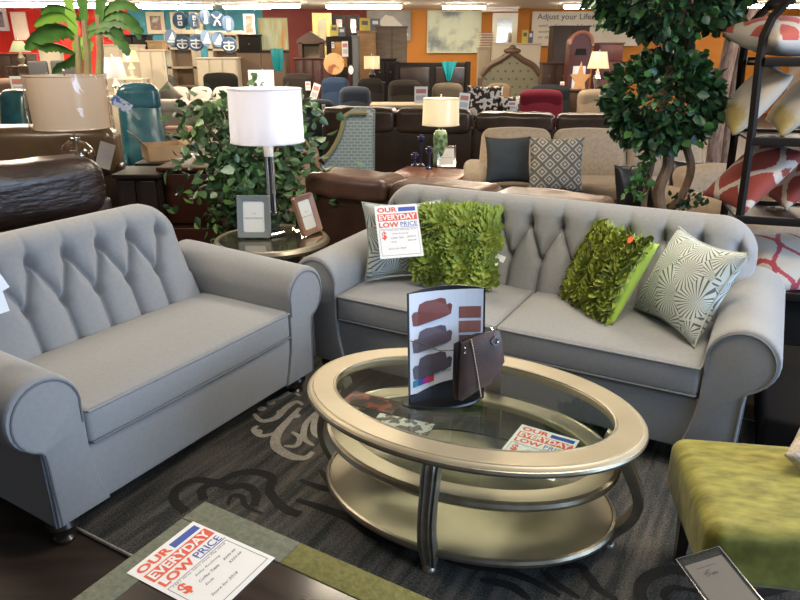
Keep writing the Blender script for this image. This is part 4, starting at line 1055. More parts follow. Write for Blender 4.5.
# boxes and low cabinets between loveseat and ficus
def kraft(label, px, py, Y, w_, d, h, z0, rz, open_=True):
    m = mat('cardboard', (.36, .24, .13), rough=.8, col2=(.44, .30, .17), scale=6)
    c = at(px, py, Y); root = thing('cardboard_box', label, 'box', (c.x, Y, z0), rz)
    t = .006; b = MB(); b.box(-w_/2, w_/2, -d/2, d/2, 0, t); b.box(-w_/2, w_/2, -d/2, -d/2+t, 0, h); b.box(-w_/2, w_/2, d/2-t, d/2, 0, h); b.box(-w_/2, -w_/2+t, -d/2, d/2, 0, h); b.box(w_/2-t, w_/2, -d/2, d/2, 0, h)
    b.build('carton', m, root, smooth=False)
    MB().box(0, w_*.45, -d/2, d/2, -t, 0, M=Matrix.Translation((-w_/2, 0, h)) @ Matrix.Rotation(-2.3, 4, 'Y')).build('flap', m, root, smooth=False)
    MB().box(0, w_*.45, -d/2, d/2, -t, 0, M=Matrix.Translation((w_/2, 0, h)) @ Matrix.Rotation(-.5, 4, 'Y')).build('flap', m, root, smooth=False)
    return root
cabinet('low_cabinet', 'dark low cabinet carrying the cardboard box between teal recliner and ficus', 'cabinet', 138, 186, 166, 5.9, DARKWOOD, 1, 2, .6)
zc = at(162, 166, 5.9).z+.031
kraft('open cardboard box on the dark low cabinet left of the ficus', 164, 150, 6.15, .34, .36, .13, zc, .5)
bl = MB(); bl.box(-.15, .15, -.1, .1, 0, .045, r=.02, seg=3); bl.box(-.15, .15, -.1, .1, .04, .08, r=.02, seg=3)
plain('folded_blanket', 'pinkish folded blanket lying beyond the open cardboard box', 'blanket', bl, mat('pink_cloth', (.50, .27, .20), rough=.8), loc=(at(177, 132, 8.0).x, 8.05, at(177, 137.5, 7.9).z+.031))
cabinet('console_table', 'cream bench table beneath the pinkish folded blanket', 'table', 166, 206, 137.5, 7.9, mat('cream_paint', (.62, .54, .42), rough=.55), 1, 2, .45)
cabinet('low_cabinet', 'black low cabinet just behind the right end of the loveseat', 'cabinet', 116, 158, 178, 4.75, mat('black_wood', (.018, .013, .012), rough=.4), 1, 2, .35)
cabinet('side_chest', 'dark reddish brown chest standing left of the ficus pot', 'cabinet', 160, 218, 171, 4.85, mat('red_mahogany', (.045, .014, .009), rough=.35, coat=.2), 2, 1, .45)

# ================================================================ BROWN LEATHER SOFA behind the long grey sofa
a, b = atz(287, 178, .86), atz(470, 200, .86)
off = (b-a).normalized(); nrm_ = Vector((-off.y, off.x, 0))*.16
leather_sofa('leather_sofa', 'brown leather sofa seen from behind, back to back with the long grey sofa', a+nrm_, b+nrm_+off*.7, 3, .90, LEA, mp=mat('saddle_leather', (.060, .026, .016), rough=.42, col2=(.10, .046, .028), scale=5, bump=.3, bscale=18, coat=.15), pad=.17, arm=False, depth=.8, puff=.05)
Mp = Matrix.Translation(at(301, 157, 5.2)+Vector((0, 0, 0))) @ Matrix.Rotation(1.3, 4, 'X')
tan = mat('cocoa_suede', (.16, .085, .055), rough=.6, col2=(.22, .12, .08), scale=8)
seat('armchair', 'cocoa brown suede armchair partly hidden behind crystal lamp and ficus', 'armchair', at(296, 150, 5.4).x, 5.45, .2, .56, .55, at(296, 143, 5.5).z, tan, 1, .12, .6)
# patterned wing chair seen from the side
def wing():
    Y = 6.3; c = at(345, 150, Y); m = mat('trellis_blue', (.15, .20, .22), rough=.8, col2=(.27, .32, .31), scale=9, kind='brick'); sm = mat('olive_piping', (.20, .19, .10), rough=.8)
    root = thing('wing_chair', 'grey-blue patterned wing chair with sloping side and olive edge', 'armchair', (c.x, Y, 0))
    zt = at(360, 110, Y).z; x1 = at(374, 112, Y).x-c.x; x0 = at(345, 112, Y).x-c.x; xl = at(314, 160, Y).x-c.x
    prof = [(xl-.12, .12), (x1-.02, .12), (x1, zt-.02), (x1-.05, zt), (x0+.07, zt), (x0+.02, zt-.03)]
    curve = [(x0+.01-(x0-xl+.12)*(t**1.5)*1.0, zt-.06-(zt-.06-.62)*(1-(1-t)**1.7)) for t in [i/10 for i in range(1, 11)]]
    P = prof+curve+[(xl-.14, .40)]
    for y0, y1 in ((-.32, -.24), (.24, .32)):
        MB().prism(P, y0, y1, M=Matrix(((1, 0, 0, 0), (0, 0, 1, 0), (0, 1, 0, 0), (0, 0, 0, 1)))).build('side_panel', m, root, smooth=False)
    MB().tube([(x, -.33, zz) for x, zz in P[3:-1]], .022, 8).build('edge_piping', sm, root)
    MB().box(x0+.02, x1-.02, -.24, .24, .14, zt-.02, r=.03).build('backrest', m, root)
    MB().box(xl-.12, x0+.1, -.24, .24, .30, .48, r=.04).build('seat_cushion', m, root)
    for (x, y) in ((xl-.08, -.27), (x1-.08, -.27), (xl-.08, .27), (x1-.08, .27)): MB().box(x-.02, x+.02, y-.02, y+.02, 0, .13).build('leg', DARKWOOD, root, smooth=False)
wing()
# dark leather sectional row
SH = mat('ridge_leather', (.030, .018, .013), rough=.30, col2=(.060, .038, .028), scale=5, bump=.3, bscale=14, coat=.2)
leather_sofa('leather_sofa', 'black-brown leather sofa row behind the wing chair and green lamp', at(322, 140, 8.6), at(472, 140, 8.2), 2, 1.0, LEAB, mp=SH, pad=.30, arm=False, depth=.55, puff=.06)
leather_sofa('leather_sofa', 'dark brown leather sofa row directly behind the beige fabric sofa', at(473, 140, 8.2), at(640, 140, 7.8), 2, .97, LEAB, mp=SH, pad=.24, arm=False, depth=.55, puff=.06)

# end table with green lamp
def end_table():
    z = .58; c = atz(434, 173, z)
    root = thing('end_table', 'reddish wooden end table with black legs carrying the green lamp', 'table', (c.x-.03, c.y+.02, 0), -.35)
    MB().box(-.33, .33, -.30, .30, z-.035, z, r=.006).build('table_top', mat('cherry_wood', (.19, .055, .025), rough=.3, col2=(.25, .085, .04), scale=4, stretch=(1, 8, 1), coat=.3), root)
    MB().box(-.29, .29, -.26, .26, z-.10, z-.036).build('apron', BLACKP, root, smooth=False)
    MB().box(-.27, .27, -.24, .24, .15, .17).build('shelf', BLACKP, root, smooth=False)
    for (x, y) in ((-1, -1), (1, -1), (-1, 1), (1, 1)): MB().box(x*.29-.02, x*.29+.02, y*.26-.02, y*.26+.02, 0, z-.036).build('leg', BLACKP, root, smooth=False)
    p = atz(440, 166, z)
    l = thing('table_lamp', 'green glazed ceramic cylinder lamp with glowing cream shade on the wooden end table', 'lamp', (p.x, p.y+.03, z+.001))
    gm = mat('green_glaze', (.06, .13, .05), rough=.15, col2=(.22, .33, .20), scale=22, kind='voronoi', coat=.6)
    MB().lathe([(.01, 0), (.062, 0), (.068, .01), (.072, .06), (.072, .26), (.066, .31), (.05, .335), (.02, .345), (.01, .345)], 24).build('ceramic_body', gm, l)
    MB().lathe([(.01, .345), (.022, .345), (.022, .40), (.01, .41)], 14).build('neck', CHROME, l)
    drum(l, .178, .170, .385, .635, shade_mat('warm_white_shade', (.88, .84, .74)), bulb=6, col=(1, .82, .58))
    bg = mat('cobalt_glass', (.01, .02, .09), rough=.08, coat=1)
    for k, (px, py, h, r, lb) in enumerate(((421, 166, .28, .022, 'tallest cobalt blue glass candle holder on the end table'), (429, 169, .19, .024, 'middle-height cobalt blue glass candle holder nearest the silver frame'), (415, 166, .11, .026, 'shortest cobalt blue glass candle holder at left of the end table'))):
        p = atz(px, py, z); o = thing('candle_holder', lb, 'candle holder', (p.x, p.y, z+.001), group='blue candle holders on the end table')
        MB().lathe([(.005, 0), (r*1.5, 0), (r*1.5, .01), (r*.5, .025), (r*.35, h*.5), (r*.6, h-.05), (r*1.5, h-.03), (r*1.6, h), (.005, h-.012)], 18).build('glass_stem', bg, o)
        MB().lathe([(.005, h-.012), (r*.9, h-.012), (r*.9, h+.018), (.005, h+.02)], 14).build('candle', mat('navy_wax', (.03, .04, .12), rough=.5), o)
    b0, b1 = atz(437, 167, z), atz(456, 167, z)
    photo_frame('silver photo frame with wavy edge on the wooden end table', frame_from(b0, b1, 12, .20), (b1-b0).length, .20, .022, mat('silver_frame', (.6, .6, .58), rough=.2, metal=.9), ('4 x 6', 'frame'))
end_table()

# ================================================================ BEIGE SOFA
BEI = mat('beige_chenille', (.30, .235, .165), rough=.9, col2=(.38, .30, .22), scale=40, bump=.2, bscale=160, sheen=.2)
x = (at(470, 150, 6.0).x+at(725, 150, 6.2).x)/2
seat('fabric_sofa', 'beige chenille sofa with navy and geometric pillows behind the long grey sofa', 'sofa', x, 6.25, -.10, 2.42, .95, .93, BEI, 3, .22, .62, seat_h=.50, roll=.08)
def standing_pillow(name, label, px, py, Y, s, yaw, m, lean=.25, T=.14, rollz=0, k=.08, group=None):
    c = at(px, py, Y); M = Matrix.Translation(c) @ Matrix.Rotation(yaw, 4, 'Z') @ Matrix.Rotation(PI/2-lean, 4, 'X') @ Matrix.Rotation(rollz, 4, 'Z')
    return pillow(name, label, M, s, s, T, m, k=k, group=group)
standing_pillow('throw_pillow', 'plain dark navy pillow at the left end of the beige sofa', 508, 160, 5.78, .40, .1, mat('navy_cloth', (.022, .030, .040), rough=.8, bump=.1, bscale=200))
def key_mat():
    m = mat('geometric_weave', (.36, .33, .28), rough=.9); nt = m.node_tree; b = nt.nodes['Principled BSDF']
    tc = nd(nt, 'ShaderNodeTexCoord'); mp = nd(nt, 'ShaderNodeMapping'); mp.inputs['Rotation'].default_value = (0, 0, PI/4); mp.inputs['Scale'].default_value = (1, 1, 0.0001); nt.links.new(tc.outputs['Object'], mp.inputs[0])
    # diamonds: max-norm rings
    sc_ = 11.5
    fr = nd(nt, 'ShaderNodeVectorMath', operation='SCALE'); fr.inputs['Scale'].default_value = sc_; nt.links.new(mp.outputs[0], fr.inputs[0])
    f2 = nd(nt, 'ShaderNodeVectorMath', operation='FRACTION'); nt.links.new(fr.outputs[0], f2.inputs[0])
    s2 = nd(nt, 'ShaderNodeVectorMath', operation='SUBTRACT'); s2.inputs[1].default_value = (.5, .5, 0); nt.links.new(f2.outputs[0], s2.inputs[0])
    ab = nd(nt, 'ShaderNodeVectorMath', operation='ABSOLUTE'); nt.links.new(s2.outputs[0], ab.inputs[0]); sp = nd(nt, 'ShaderNodeSeparateXYZ'); nt.links.new(ab.outputs[0], sp.inputs[0])
    mxn = nd(nt, 'ShaderNodeMath', operation='MAXIMUM'); nt.links.new(sp.outputs[0], mxn.inputs[0]); nt.links.new(sp.outputs[1], mxn.inputs[1])
    mu = nd(nt, 'ShaderNodeMath', operation='MULTIPLY'); mu.inputs[1].default_value = 4.0; nt.links.new(mxn.outputs[0], mu.inputs[0])
    f3 = nd(nt, 'ShaderNodeMath', operation='FRACT'); nt.links.new(mu.outputs[0], f3.inputs[0])
    r = nd(nt, 'ShaderNodeValToRGB'); r.color_ramp.interpolation = 'CONSTANT'; e = r.color_ramp.elements; e[0].position = 0; e[1].position = .5; e[0].color = (.36, .33, .28, 1); e[1].color = (.10, .095, .085, 1)
    nt.links.new(f3.outputs[0], r.inputs[0]); nt.links.new(r.outputs[0], b.inputs['Base Color']); return m
standing_pillow('throw_pillow', 'grey and cream geometric diamond pillow on the beige sofa', 556, 165, 5.62, .46, -.05, key_mat())
standing_pillow('throw_pillow', 'black pillow on beige sofa seen left of the topiary trunks', 634, 188, 5.6, .42, .5, BLACKP)
standing_pillow('throw_pillow', 'black leather pillow on beige sofa seen right of the topiary trunks', 690, 182, 5.6, .36, -.3, BLACKP)
seat('armchair', 'tan fabric chaise with rounded arm behind the iron pillow rack', 'armchair', at(752, 200, 4.7).x, 4.9, .3, .95, .85, .80, mat('tan_chenille', (.30, .22, .15), rough=.9, col2=(.36, .27, .19), scale=30), 1, .2, .66, roll=.09)

# ================================================================ TOPIARY
def topiary():
    c = at(668, 170, 4.15); cx, cy = c.x, c.y
    root = thing('topiary_tree', 'two-ball ficus topiary tree with twisted brown trunks behind the long grey sofa', 'plant', (cx, cy, 0))
    MB().lathe([(.13, 0), (.17, .02), (.2, .3), (.21, .34), (.18, .34), (.17, .3), (.01, .3)], 28).build('pot', mat('black_pot', (.02, .02, .02), rough=.5), root)
    bk = mat('twisted_bark', (.13, .075, .045), rough=.85, col2=(.25, .17, .11), scale=16, bump=.5, bscale=40, stretch=(1, 1, .4))
    def W(px, py, dy=0):
        p = at(px, py, 4.15+dy); return (p.x-cx, p.y-cy, p.z)
    for pts, r in (([W(664, 250), W(661, 215), W(659, 190), W(668, 165), W(667, 140), W(662, 118), W(668, 60), W(675, 30), W(672, -30)], .036), ([W(672, 250, .05), W(668, 215, .05), W(682, 195, .0), W(691, 168, -.03), W(684, 140, 0), W(678, 118, .05), W(690, 62, .05), W(684, 30, .05), W(690, -20)], .026),
                   ([W(650, 250, .03), W(644, 215, .03), W(646, 190, .03), W(652, 165, .03), W(655, 140, .03), W(660, 120), W(664, 90)], .018)):
        P = [Vector(p) for p in pts]; out = []
        Q = [P[0]]+P+[P[-1]]
        for i in range(1, len(Q)-2):
            for t in range(6):
                t /= 6; a, b_, c_, d = Q[i-1], Q[i], Q[i+1], Q[i+2]
                out.append(.5*((2*b_)+(-a+c_)*t+(2*a-5*b_+4*c_-d)*t*t+(-a+3*b_-3*c_+d)*t**3))
        MB().tube(out, lambda t: r*(1.05-.25*t), 10).build('trunk', bk, root)
    dk = mat('topiary_leaf', (.014, .050, .022), rough=.40, col2=(.030, .085, .034), scale=9)
    lt = mat('topiary_leaf_light', (.055, .16, .04), rough=.42)
    def ballfn(c, rx, rz):
        def fn(r):
            u = r.uniform(-1, 1); a = r.uniform(0, 2*PI); q = sqrt(1-u*u); d = Vector((q*cos(a), q*sin(a), u)); k = r.uniform(.55, 1.04)**.6
            lump = 1+.13*noise.noise(d*2.4+Vector(c)*3)*2
            return Vector(c)+Vector((d.x*rx, d.y*rx, d.z*rz))*k*lump, d+Vector((0, 0, -.35))
        return fn
    c1 = W(662, 100); c2 = W(673, -8)
    dep = at(664, 97, 4.15); s = 4.15/FPX*1.0
    for cc, rx, rz, n1, n2 in ((c1, .315, .275, 1500, 330), (c2, .415, .235, 1800, 400)):
        leafcloud(n1, ballfn(cc, rx, rz), .066, .052, int(rx*100)).build('foliage', dk, root, auto=0)
        leafcloud(n2, ballfn(cc, rx*1.07, rz*1.07), .060, .046, int(rx*100)+5).build('new_foliage', lt, root, auto=0, label='lighter green leaf tips')
    def spr(r):
        k = r.random(); p = Vector(W(650-k*14, 150+45*k, -.02))+Vector((r.gauss(0, .03), r.gauss(0, .03), r.gauss(0, .03))); return p, Vector((-.5, 0, -.6))
    leafcloud(90, spr, .05, .036, 77).build('low_sprig', lt, root, auto=0, label='light green sprig low on the trunks')
    def spr2(r):
        k = r.random(); p = Vector(W(672+k*20, 212-15*k, .0))+Vector((r.gauss(0, .04), r.gauss(0, .03), r.gauss(0, .03))); return p, Vector((.5, 0, .4))
    leafcloud(60, spr2, .05, .03, 78).build('low_sprig', dk, root, auto=0)
topiary()

# ================================================================ IRON PILLOW RACK
def rack():
    Y = 3.62; iron = mat('dark_iron', (.025, .020, .018), rough=.38, metal=.6)
    o = at(741, 215, Y); zl = [at(760, 291, Y).z, at(760, 219, Y).z, at(760, 141, Y).z, at(760, 62, Y).z]
    root = thing('iron_rack', 'dark iron shelf rack with curved top posts full of pillows at the right edge', 'rack', (o.x, Y, 0), math.radians(-16))
    W = 1.05; D = .46
    zt = at(757, 30, Y).z
    def post(y, name='post'):
        pts = [(.01, y, 0), (0, y, .6), (-.02, y, 1.2), (-.045, y, zl[3]), (-.045, y, zt-.03), (-.02, y, zt+.06), (.05, y, zt+.15), (.17, y, zt+.22), (.34, y, zt+.26), (W/2, y, zt+.27)]
        pts = pts+[(W-p[0], p[1], p[2]) for p in pts[:-1][::-1]]
        MB().tube(pts, .022, 4).build(name, iron, root, smooth=False)
    post(0); post(D)
    for z in zl:
        MB().box(-.025, W+.025, -.02, 0.012, z-.022, z+.022, r=.003).build('front_rail', iron, root)
        MB().box(-.02, W+.02, D-.012, D+.02, z-.022, z+.022, r=.003).build('back_rail', iron, root)
        MB().box(-.02, W+.02, 0, D, z-.006, z+.006).build('shelf', iron, root, smooth=False)
    q = MB(); q.tube([(.36, 0, zt+.26), (.36, D, zt+.26)], .014, 6); q.tube([(.06, 0, zt+.13), (.06, D, zt+.13)], .014, 6); q.build('crossbar', iron, root)
    return o.x, Y, zl
RX, RY, ZL = rack()
def trellis_mat(name, base, line, sc_=5.2, wv=.16):
    m = mat(name, base, rough=.85, sheen=.2); nt = m.node_tree; b = nt.nodes['Principled BSDF']
    tc = nd(nt, 'ShaderNodeTexCoord'); sp = nd(nt, 'ShaderNodeSeparateXYZ'); nt.links.new(tc.outputs['Object'], sp.inputs[0])
    nz = nd(nt, 'ShaderNodeTexNoise'); nz.inputs['Scale'].default_value = 60; nt.links.new(tc.outputs['Object'], nz.inputs[0])
    # ogee lines: x +- A*sin(ky) periodic
    ky = nd(nt, 'ShaderNodeMath', operation='MULTIPLY'); ky.inputs[1].default_value = 2*PI*sc_*.62; nt.links.new(sp.outputs[1], ky.inputs[0])
    sn = nd(nt, 'ShaderNodeMath', operation='SINE'); nt.links.new(ky.outputs[0], sn.inputs[0])
    outs = []
    for sg, ph in ((.25, 0), (-.25, .5)):
        a = nd(nt, 'ShaderNodeMath', operation='MULTIPLY'); a.inputs[1].default_value = sg; nt.links.new(sn.outputs[0], a.inputs[0])
        x = nd(nt, 'ShaderNodeMath', operation='MULTIPLY_ADD'); x.inputs[1].default_value = sc_; nt.links.new(sp.outputs[0], x.inputs[0]); nt.links.new(a.outputs[0], x.inputs[2])
        x2 = nd(nt, 'ShaderNodeMath', operation='ADD'); x2.inputs[1].default_value = ph; nt.links.new(x.outputs[0], x2.inputs[0])
        n3 = nd(nt, 'ShaderNodeMath', operation='MULTIPLY_ADD'); n3.inputs[1].default_value = .12; nt.links.new(nz.outputs[0], n3.inputs[0]); nt.links.new(x2.outputs[0], n3.inputs[2])
        f = nd(nt, 'ShaderNodeMath', operation='PINGPONG'); f.inputs[1].default_value = .5; nt.links.new(n3.outputs[0], f.inputs[0])
        outs.append(f)
    mn = nd(nt, 'ShaderNodeMath', operation='MINIMUM'); nt.links.new(outs[0].outputs[0], mn.inputs[0]); nt.links.new(outs[1].outputs[0], mn.inputs[1])
    r = nd(nt, 'ShaderNodeValToRGB'); e = r.color_ramp.elements; e[0].position = wv*.5; e[1].position = wv*.62; e[0].color = (*line, 1); e[1].color = (*base, 1)
    nt.links.new(mn.outputs[0], r.inputs[0]); nt.links.new(r.outputs[0], b.inputs['Base Color']); return m
CREAMC = (.62, .54, .45)
TR = trellis_mat('coral_trellis', (.32, .060, .045), (.64, .54, .46), 5.2, .18)
TW = trellis_mat('white_red_trellis', (.56, .50, .43), (.42, .06, .08), 5.2, .15)
YEL = mat('cream_mustard', CREAMC, rough=.85, col2=(.48, .36, .12), scale=3.4, contrast=(.52, .6), sheen=.2)
RG = 'pillows on the iron rack'
def rp(label, px, py, Y, s, yaw, m, lean, roll, T=.17): return standing_pillow('throw_pillow', label, px, py, Y, s, yaw, m, lean, T, roll, .07, RG)
rp('cream pillow with red-patterned top lying on the top shelf of the iron rack', 782, 36, RY+.20, .44, .25, [trellis_mat('red_ikat', (.50, .10, .07), (.62, .55, .47), 6, .3), mat('cream_linen', (.58, .52, .46), rough=.85, bump=.1, bscale=200)], 1.45, 0, .20)
def quad(label, bl, br, tr, m, T=.15):
    A_, B_, C_ = at(*bl), at(*br), at(*tr); ex = (B_-A_); a_ = ex.length; ex = ex.normalized(); ey = C_-B_; ey = ey-ex*ey.dot(ex); b_ = ey.length; ey.normalize()
    s_ = (a_+b_)/2; M = Matrix((ex, ey, ex.cross(ey))).transposed().to_4x4(); M.translation = (A_+C_)/2
    return pillow('throw_pillow', label, M, min(.46, a_*1.02), min(.48, b_*1.02), T, m, k=.07, group=RG)
quad('cream and mustard pillow leaning left behind the rack post on the second shelf', (722, 122, RY+.40), (737, 141, RY+.06), (787, 72, RY+.14), YEL, .16)
quad('cream and mustard pillow at the right edge of the second shelf from the top', (770, 124, RY+.40), (785, 142, RY+.06), (835, 76, RY+.14), YEL, .16)
quad('coral trellis pillow with white lines overhanging the left of the iron rack shelf', (709, 198, RY+.30), (752, 217, RY-.02), (801, 150, RY+.16), TR, .15)
quad('coral trellis pillow farther right on the same iron rack shelf', (764, 196, RY+.42), (795, 214, RY+.12), (842, 152, RY+.28), TR, .15)
rp('white pillow with dark pink zigzag lines on the lowest visible rack shelf', 786, 262, RY+.16, .44, .15, TW, 1.0, .0, .20)
c = at(741, 300, RY); sb = thing('dark_fill_box', 'black box added to fill the dark area under the iron pillow rack', 'box', (RX, RY, 0), math.radians(-16))  # box added so the area under the rack stays dark
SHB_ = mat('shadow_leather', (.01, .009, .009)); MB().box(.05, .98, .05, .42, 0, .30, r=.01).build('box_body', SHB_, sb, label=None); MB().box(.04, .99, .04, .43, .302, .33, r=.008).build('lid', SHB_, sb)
# palm trunk beyond the topiary
def palm():
    c = at(727, 90, 7.4); root = thing('palm_trunk', 'pale fibrous palm trunk rising beyond the topiary and the iron rack', 'plant', (c.x, 7.4, 0))
    m = mat('palm_bark', (.14, .09, .07), rough=.9, col2=(.30, .21, .17), scale=14, stretch=(3, 3, .6), bump=.6, bscale=40)
    for dx, r in ((-.04, .075), (.09, .06)): MB().tube([(dx+.015*sin(i), 0, .03+i*.25) for i in range(9)], lambda t: r, 12).build('trunk', m, root)
    MB().lathe([(.15, 0), (.2, .02), (.22, .35), (.01, .33)], 20).build('pot', BLACKP, root)
    fr = MB(); rnd = random.Random(8)
    for k in range(60):
        a = rnd.uniform(-1, 1.2); p = Vector((.09, 0, 1.95)); q = p+Vector((sin(a)*.28, rnd.uniform(-.1, .1), cos(a)*.12-.02)); fr.tube([p, p.lerp(q, .5)+Vector((0, 0, .04)), q], .004, 4)
    fr.build('fibres', mat('palm_fibre', (.30, .16, .08), rough=.9), root)
palm()
# banana plant on the left
def banana():
    Y = 7.8; c = at(88, 60, Y); cx = c.x
    root = thing('banana_plant', 'tall artificial banana plant with broad arching leaves behind beige lamp shade', 'plant', (cx, Y, 0))
    st = mat('banana_stem', (.26, .17, .10), rough=.7, col2=(.30, .30, .12), scale=6); lf = mat('banana_leaf', (.045, .13, .025), rough=.42, col2=(.10, .24, .05), scale=5, sss=0); ll = mat('banana_leaf_light', (.22, .42, .06), rough=.45)
    MB().lathe([(.15, 0), (.2, .02), (.22, .35), (.01, .33)], 20).build('pot', BLACKP, root)
    def W(px, py, dy=0): p = at(px, py, Y+dy); return Vector((p.x-cx, dy, p.z))
    for a, b_ in (((78, 90), (77, 35)), ((88, 90), (84, 20)), ((99, 90), (98, 15))):
        p, q = W(*a), W(*b_); MB().tube([(p.x*.6, p.y, .3), p, p.lerp(q, .5)+Vector((.02, 0, 0)), q], lambda t: .055-.025*t, 10).build('stem', st, root)
    def leaf(pts, wd, m, nm='leaf', tw=0):
        P = [W(*p) for p in pts]; out = []; Q = [P[0]]+P+[P[-1]]
        for i in range(1, len(Q)-2):
            for t in range(6):
                t /= 6; a, b_, c_, d = Q[i-1], Q[i], Q[i+1], Q[i+2]; out.append(.5*((2*b_)+(-a+c_)*t+(2*a-5*b_+4*c_-d)*t*t+(-a+3*b_-3*c_+d)*t**3))
        out.append(P[-1]); vs = []; N = len(out)
        for i, p in enumerate(out):
            t = i/(N-1); wv = .78*wd*(sin(PI*min(1, t*1.02))**.6 if t > 0 else .05)*(1+.15*sin(i*2.3)); d = (out[min(i+1, N-1)]-out[max(i-1, 0)]).normalized()
            s = Vector((0, 1, 0)); s = (s*cos(tw)+d.cross(s)*sin(tw)).normalized(); up = d.cross(s)
            vs += [p-s*wv*.5-Vector((0, 0, wv*.28)), p-s*wv*.25-Vector((0, 0, wv*.06)), p, p+s*wv*.25-Vector((0, 0, wv*.06)), p+s*wv*.5-Vector((0, 0, wv*.28))]
        fs = [(5*i+j, 5*i+j+1, 5*i+5+j+1, 5*i+5+j) for i in range(N-1) for j in range(4)]
        MB().add(vs, fs).build(nm, m, root, auto=0)
    leaf([(77, 40), (66, 28), (50, 27), (36, 36), (25, 50)], .27, lf, tw=.9)
    leaf([(78, 55), (66, 48), (52, 44), (42, 46), (28, 40)], .15, lf, tw=.9)
    leaf([(76, 38), (70, 12), (66, -22)], .16, ll, tw=1.4)
    leaf([(84, 25), (82, 0), (76, -30)], .18, lf, tw=1.2)
    leaf([(84, 30), (100, 20), (120, 18), (136, 26), (144, 33)], .19, lf, tw=.9)
    leaf([(84, 40), (96, 26), (110, 22), (118, 30), (122, 40)], .20, lf, tw=.8)
    leaf([(98, 25), (100, 0), (110, -20)], .2, lf, tw=1.1)
    leaf([(84, 60), (80, 50), (78, 42), (86, 40), (90, 52)], .22, ll, tw=1.3)
    leaf([(98, 18), (110, 4), (126, 2), (140, 10)], .18, lf, tw=.9)
    leaf([(98, 30), (112, 32), (124, 44), (128, 56)], .16, lf, tw=.9)
    leaf([(78, 30), (62, 14), (46, 16), (34, 26)], .17, ll, tw=.9)
    leaf([(99, 20), (118, 12), (134, 22), (140, 40)], .17, lf, tw=.9)
    leaf([(80, 50), (70, 60), (60, 64), (52, 74)], .15, lf, tw=.8)
    leaf([(84, 22), (66, 8), (50, 6), (40, 14)], .15, lf, tw=.9)
banana()

# ================================================================ FARTHER ROWS
CHB = mat('charcoal_suede', (.026, .020, .016), rough=.8, spec=.2); BLU = mat('denim_blue', (.022, .042, .085), rough=.8, spec=.2)
SLA = mat('slate_velour', (.022, .030, .042), rough=.8, spec=.2); GRB = mat('blue_grey_velour', (.042, .052, .075), rough=.8, spec=.2); BLK = mat('black_suede', (.010, .009, .008), rough=.8, spec=.2)
TANS = mat('tan_suede', (.20, .13, .075), rough=.8); MAR = mat('maroon_velvet', (.085, .005, .014), rough=.8, spec=.15); BRS = mat('brown_suede', (.09, .05, .032), rough=.8)
recl('charcoal brown recliner with white tag, right above the white lamp shade', 276, 310, 76, 12.2, CHB)
recl('denim blue recliner with folded paper tag, right of the charcoal one', 316, 348, 80, 11.6, BLU)
recl('dark slate blue recliner low behind the crystal lamp shade', 300, 330, 104, 9.6, SLA, armh=.58)
recl('blue-grey recliner with stitched headrest, in front of the denim blue one', 334, 371, 90, 10.3, GRB, tuft=True)
recl('black recliner behind the blue-grey one', 354, 384, 81, 12.0, BLK)
recl('soft black rounded recliner left of the cream lamp', 386, 424, 83, 11.0, CHB)
recl('taupe recliner hidden behind the glowing cream lamp', 432, 468, 86, 11.2, mat('taupe_suede', (.10, .078, .05), rough=.8))
recl('tan recliner in front of the upholstered headboard', 491, 516, 86, 12.4, TANS)
recl('black recliner behind the maroon tufted chair', 535, 580, 88, 10.9+.35, mat('slate_black', (.010, .013, .016), rough=.8, spec=.2))
recl('maroon button-tufted armchair above dark leather row', 524, 573, 93, 10.4, MAR, tuft=True)
recl('beige recliner under the topiary leaves, right of maroon chair', 586, 625, 93, 10.6, mat('sand_suede', (.20, .15, .10), rough=.8))
recl('black leather recliner behind the white sectional', 194, 230, 75, 12.3, BLK, armw=.05)
recl('grey armchair at the left behind the white sectional', 144, 163, 77, 14.0, mat('grey_suede', (.13, .13, .12), rough=.8))
recl('brown suede recliner at far left edge behind teal sofa', -24, 4, 81, 10.8, BRS, armw=.04); recl('second brown suede recliner just left of beige lamp shade', 11, 37, 81, 10.8, BRS, armw=.04)
def office(label, px0, px1, y0, Y):
    x, W = px_w(px0, px1, y0, Y); zt = at(px0, y0, Y).z; root = thing('office_chair', label, 'chair', (x, Y, 0), group='office chairs')
    m = mat('grey_mesh', (.05, .05, .055), rough=.6); MB().box(-W/2, W/2, 0, .07, zt-.34, zt, r=.1 if W > .3 else .05, seg=4).build('backrest', m, root)
    MB().box(-W/2, W/2, -.45, .0, .46, .54, r=.03).build('seat', m, root); MB().tube([(0, -.2, .05), (0, -.2, .47)], .03, 8).build('post', CHROME, root)
    MB().tube([(0, .06, .5), (0, .06, zt-.2)], .02, 6).build('spine', BLACKP, root)
    for k in range(5): a = 2*PI*k/5; MB().tube([(0, -.2, .06), (.28*cos(a), -.2+.28*sin(a), .035)], .018, 6).build('base_arm', BLACKP, root)
office('grey office chair back left of the banana stems', 26, 46, 61, 12.5); office('black office chair back nearest the banana stems', 49, 74, 60.5, 12.5)
# white sectional
WS = mat('white_linen', (.62, .57, .50), rough=.85)
x, W = px_w(138, 258, 90, 10.4)
seat('white_sectional', 'long off-white fabric sectional sofa behind the ficus', 'sofa', x, 10.8, 0, W, 1.0, at(190, 89, 10.5).z, WS, 4, .22, .62, m2=WS)
x, W = px_w(150, 260, 97, 9.4)
leather_sofa('fabric_sofa', 'off-white sofa section seen from behind in front of the white sectional', (x-W/2, 9.4), (x+W/2, 9.4), 3, at(200, 99, 9.4).z, mat('oatmeal_linen', (.42, .36, .30), rough=.9), mp=WS, pad=.16, arm=False, depth=.6)
standing_pillow('throw_pillow', 'grey triangle-folded pillow on the white sectional', 168, 96, 10.25, .32, 0, mat('grey_cloth', (.17, .15, .13), rough=.8), rollz=.78)
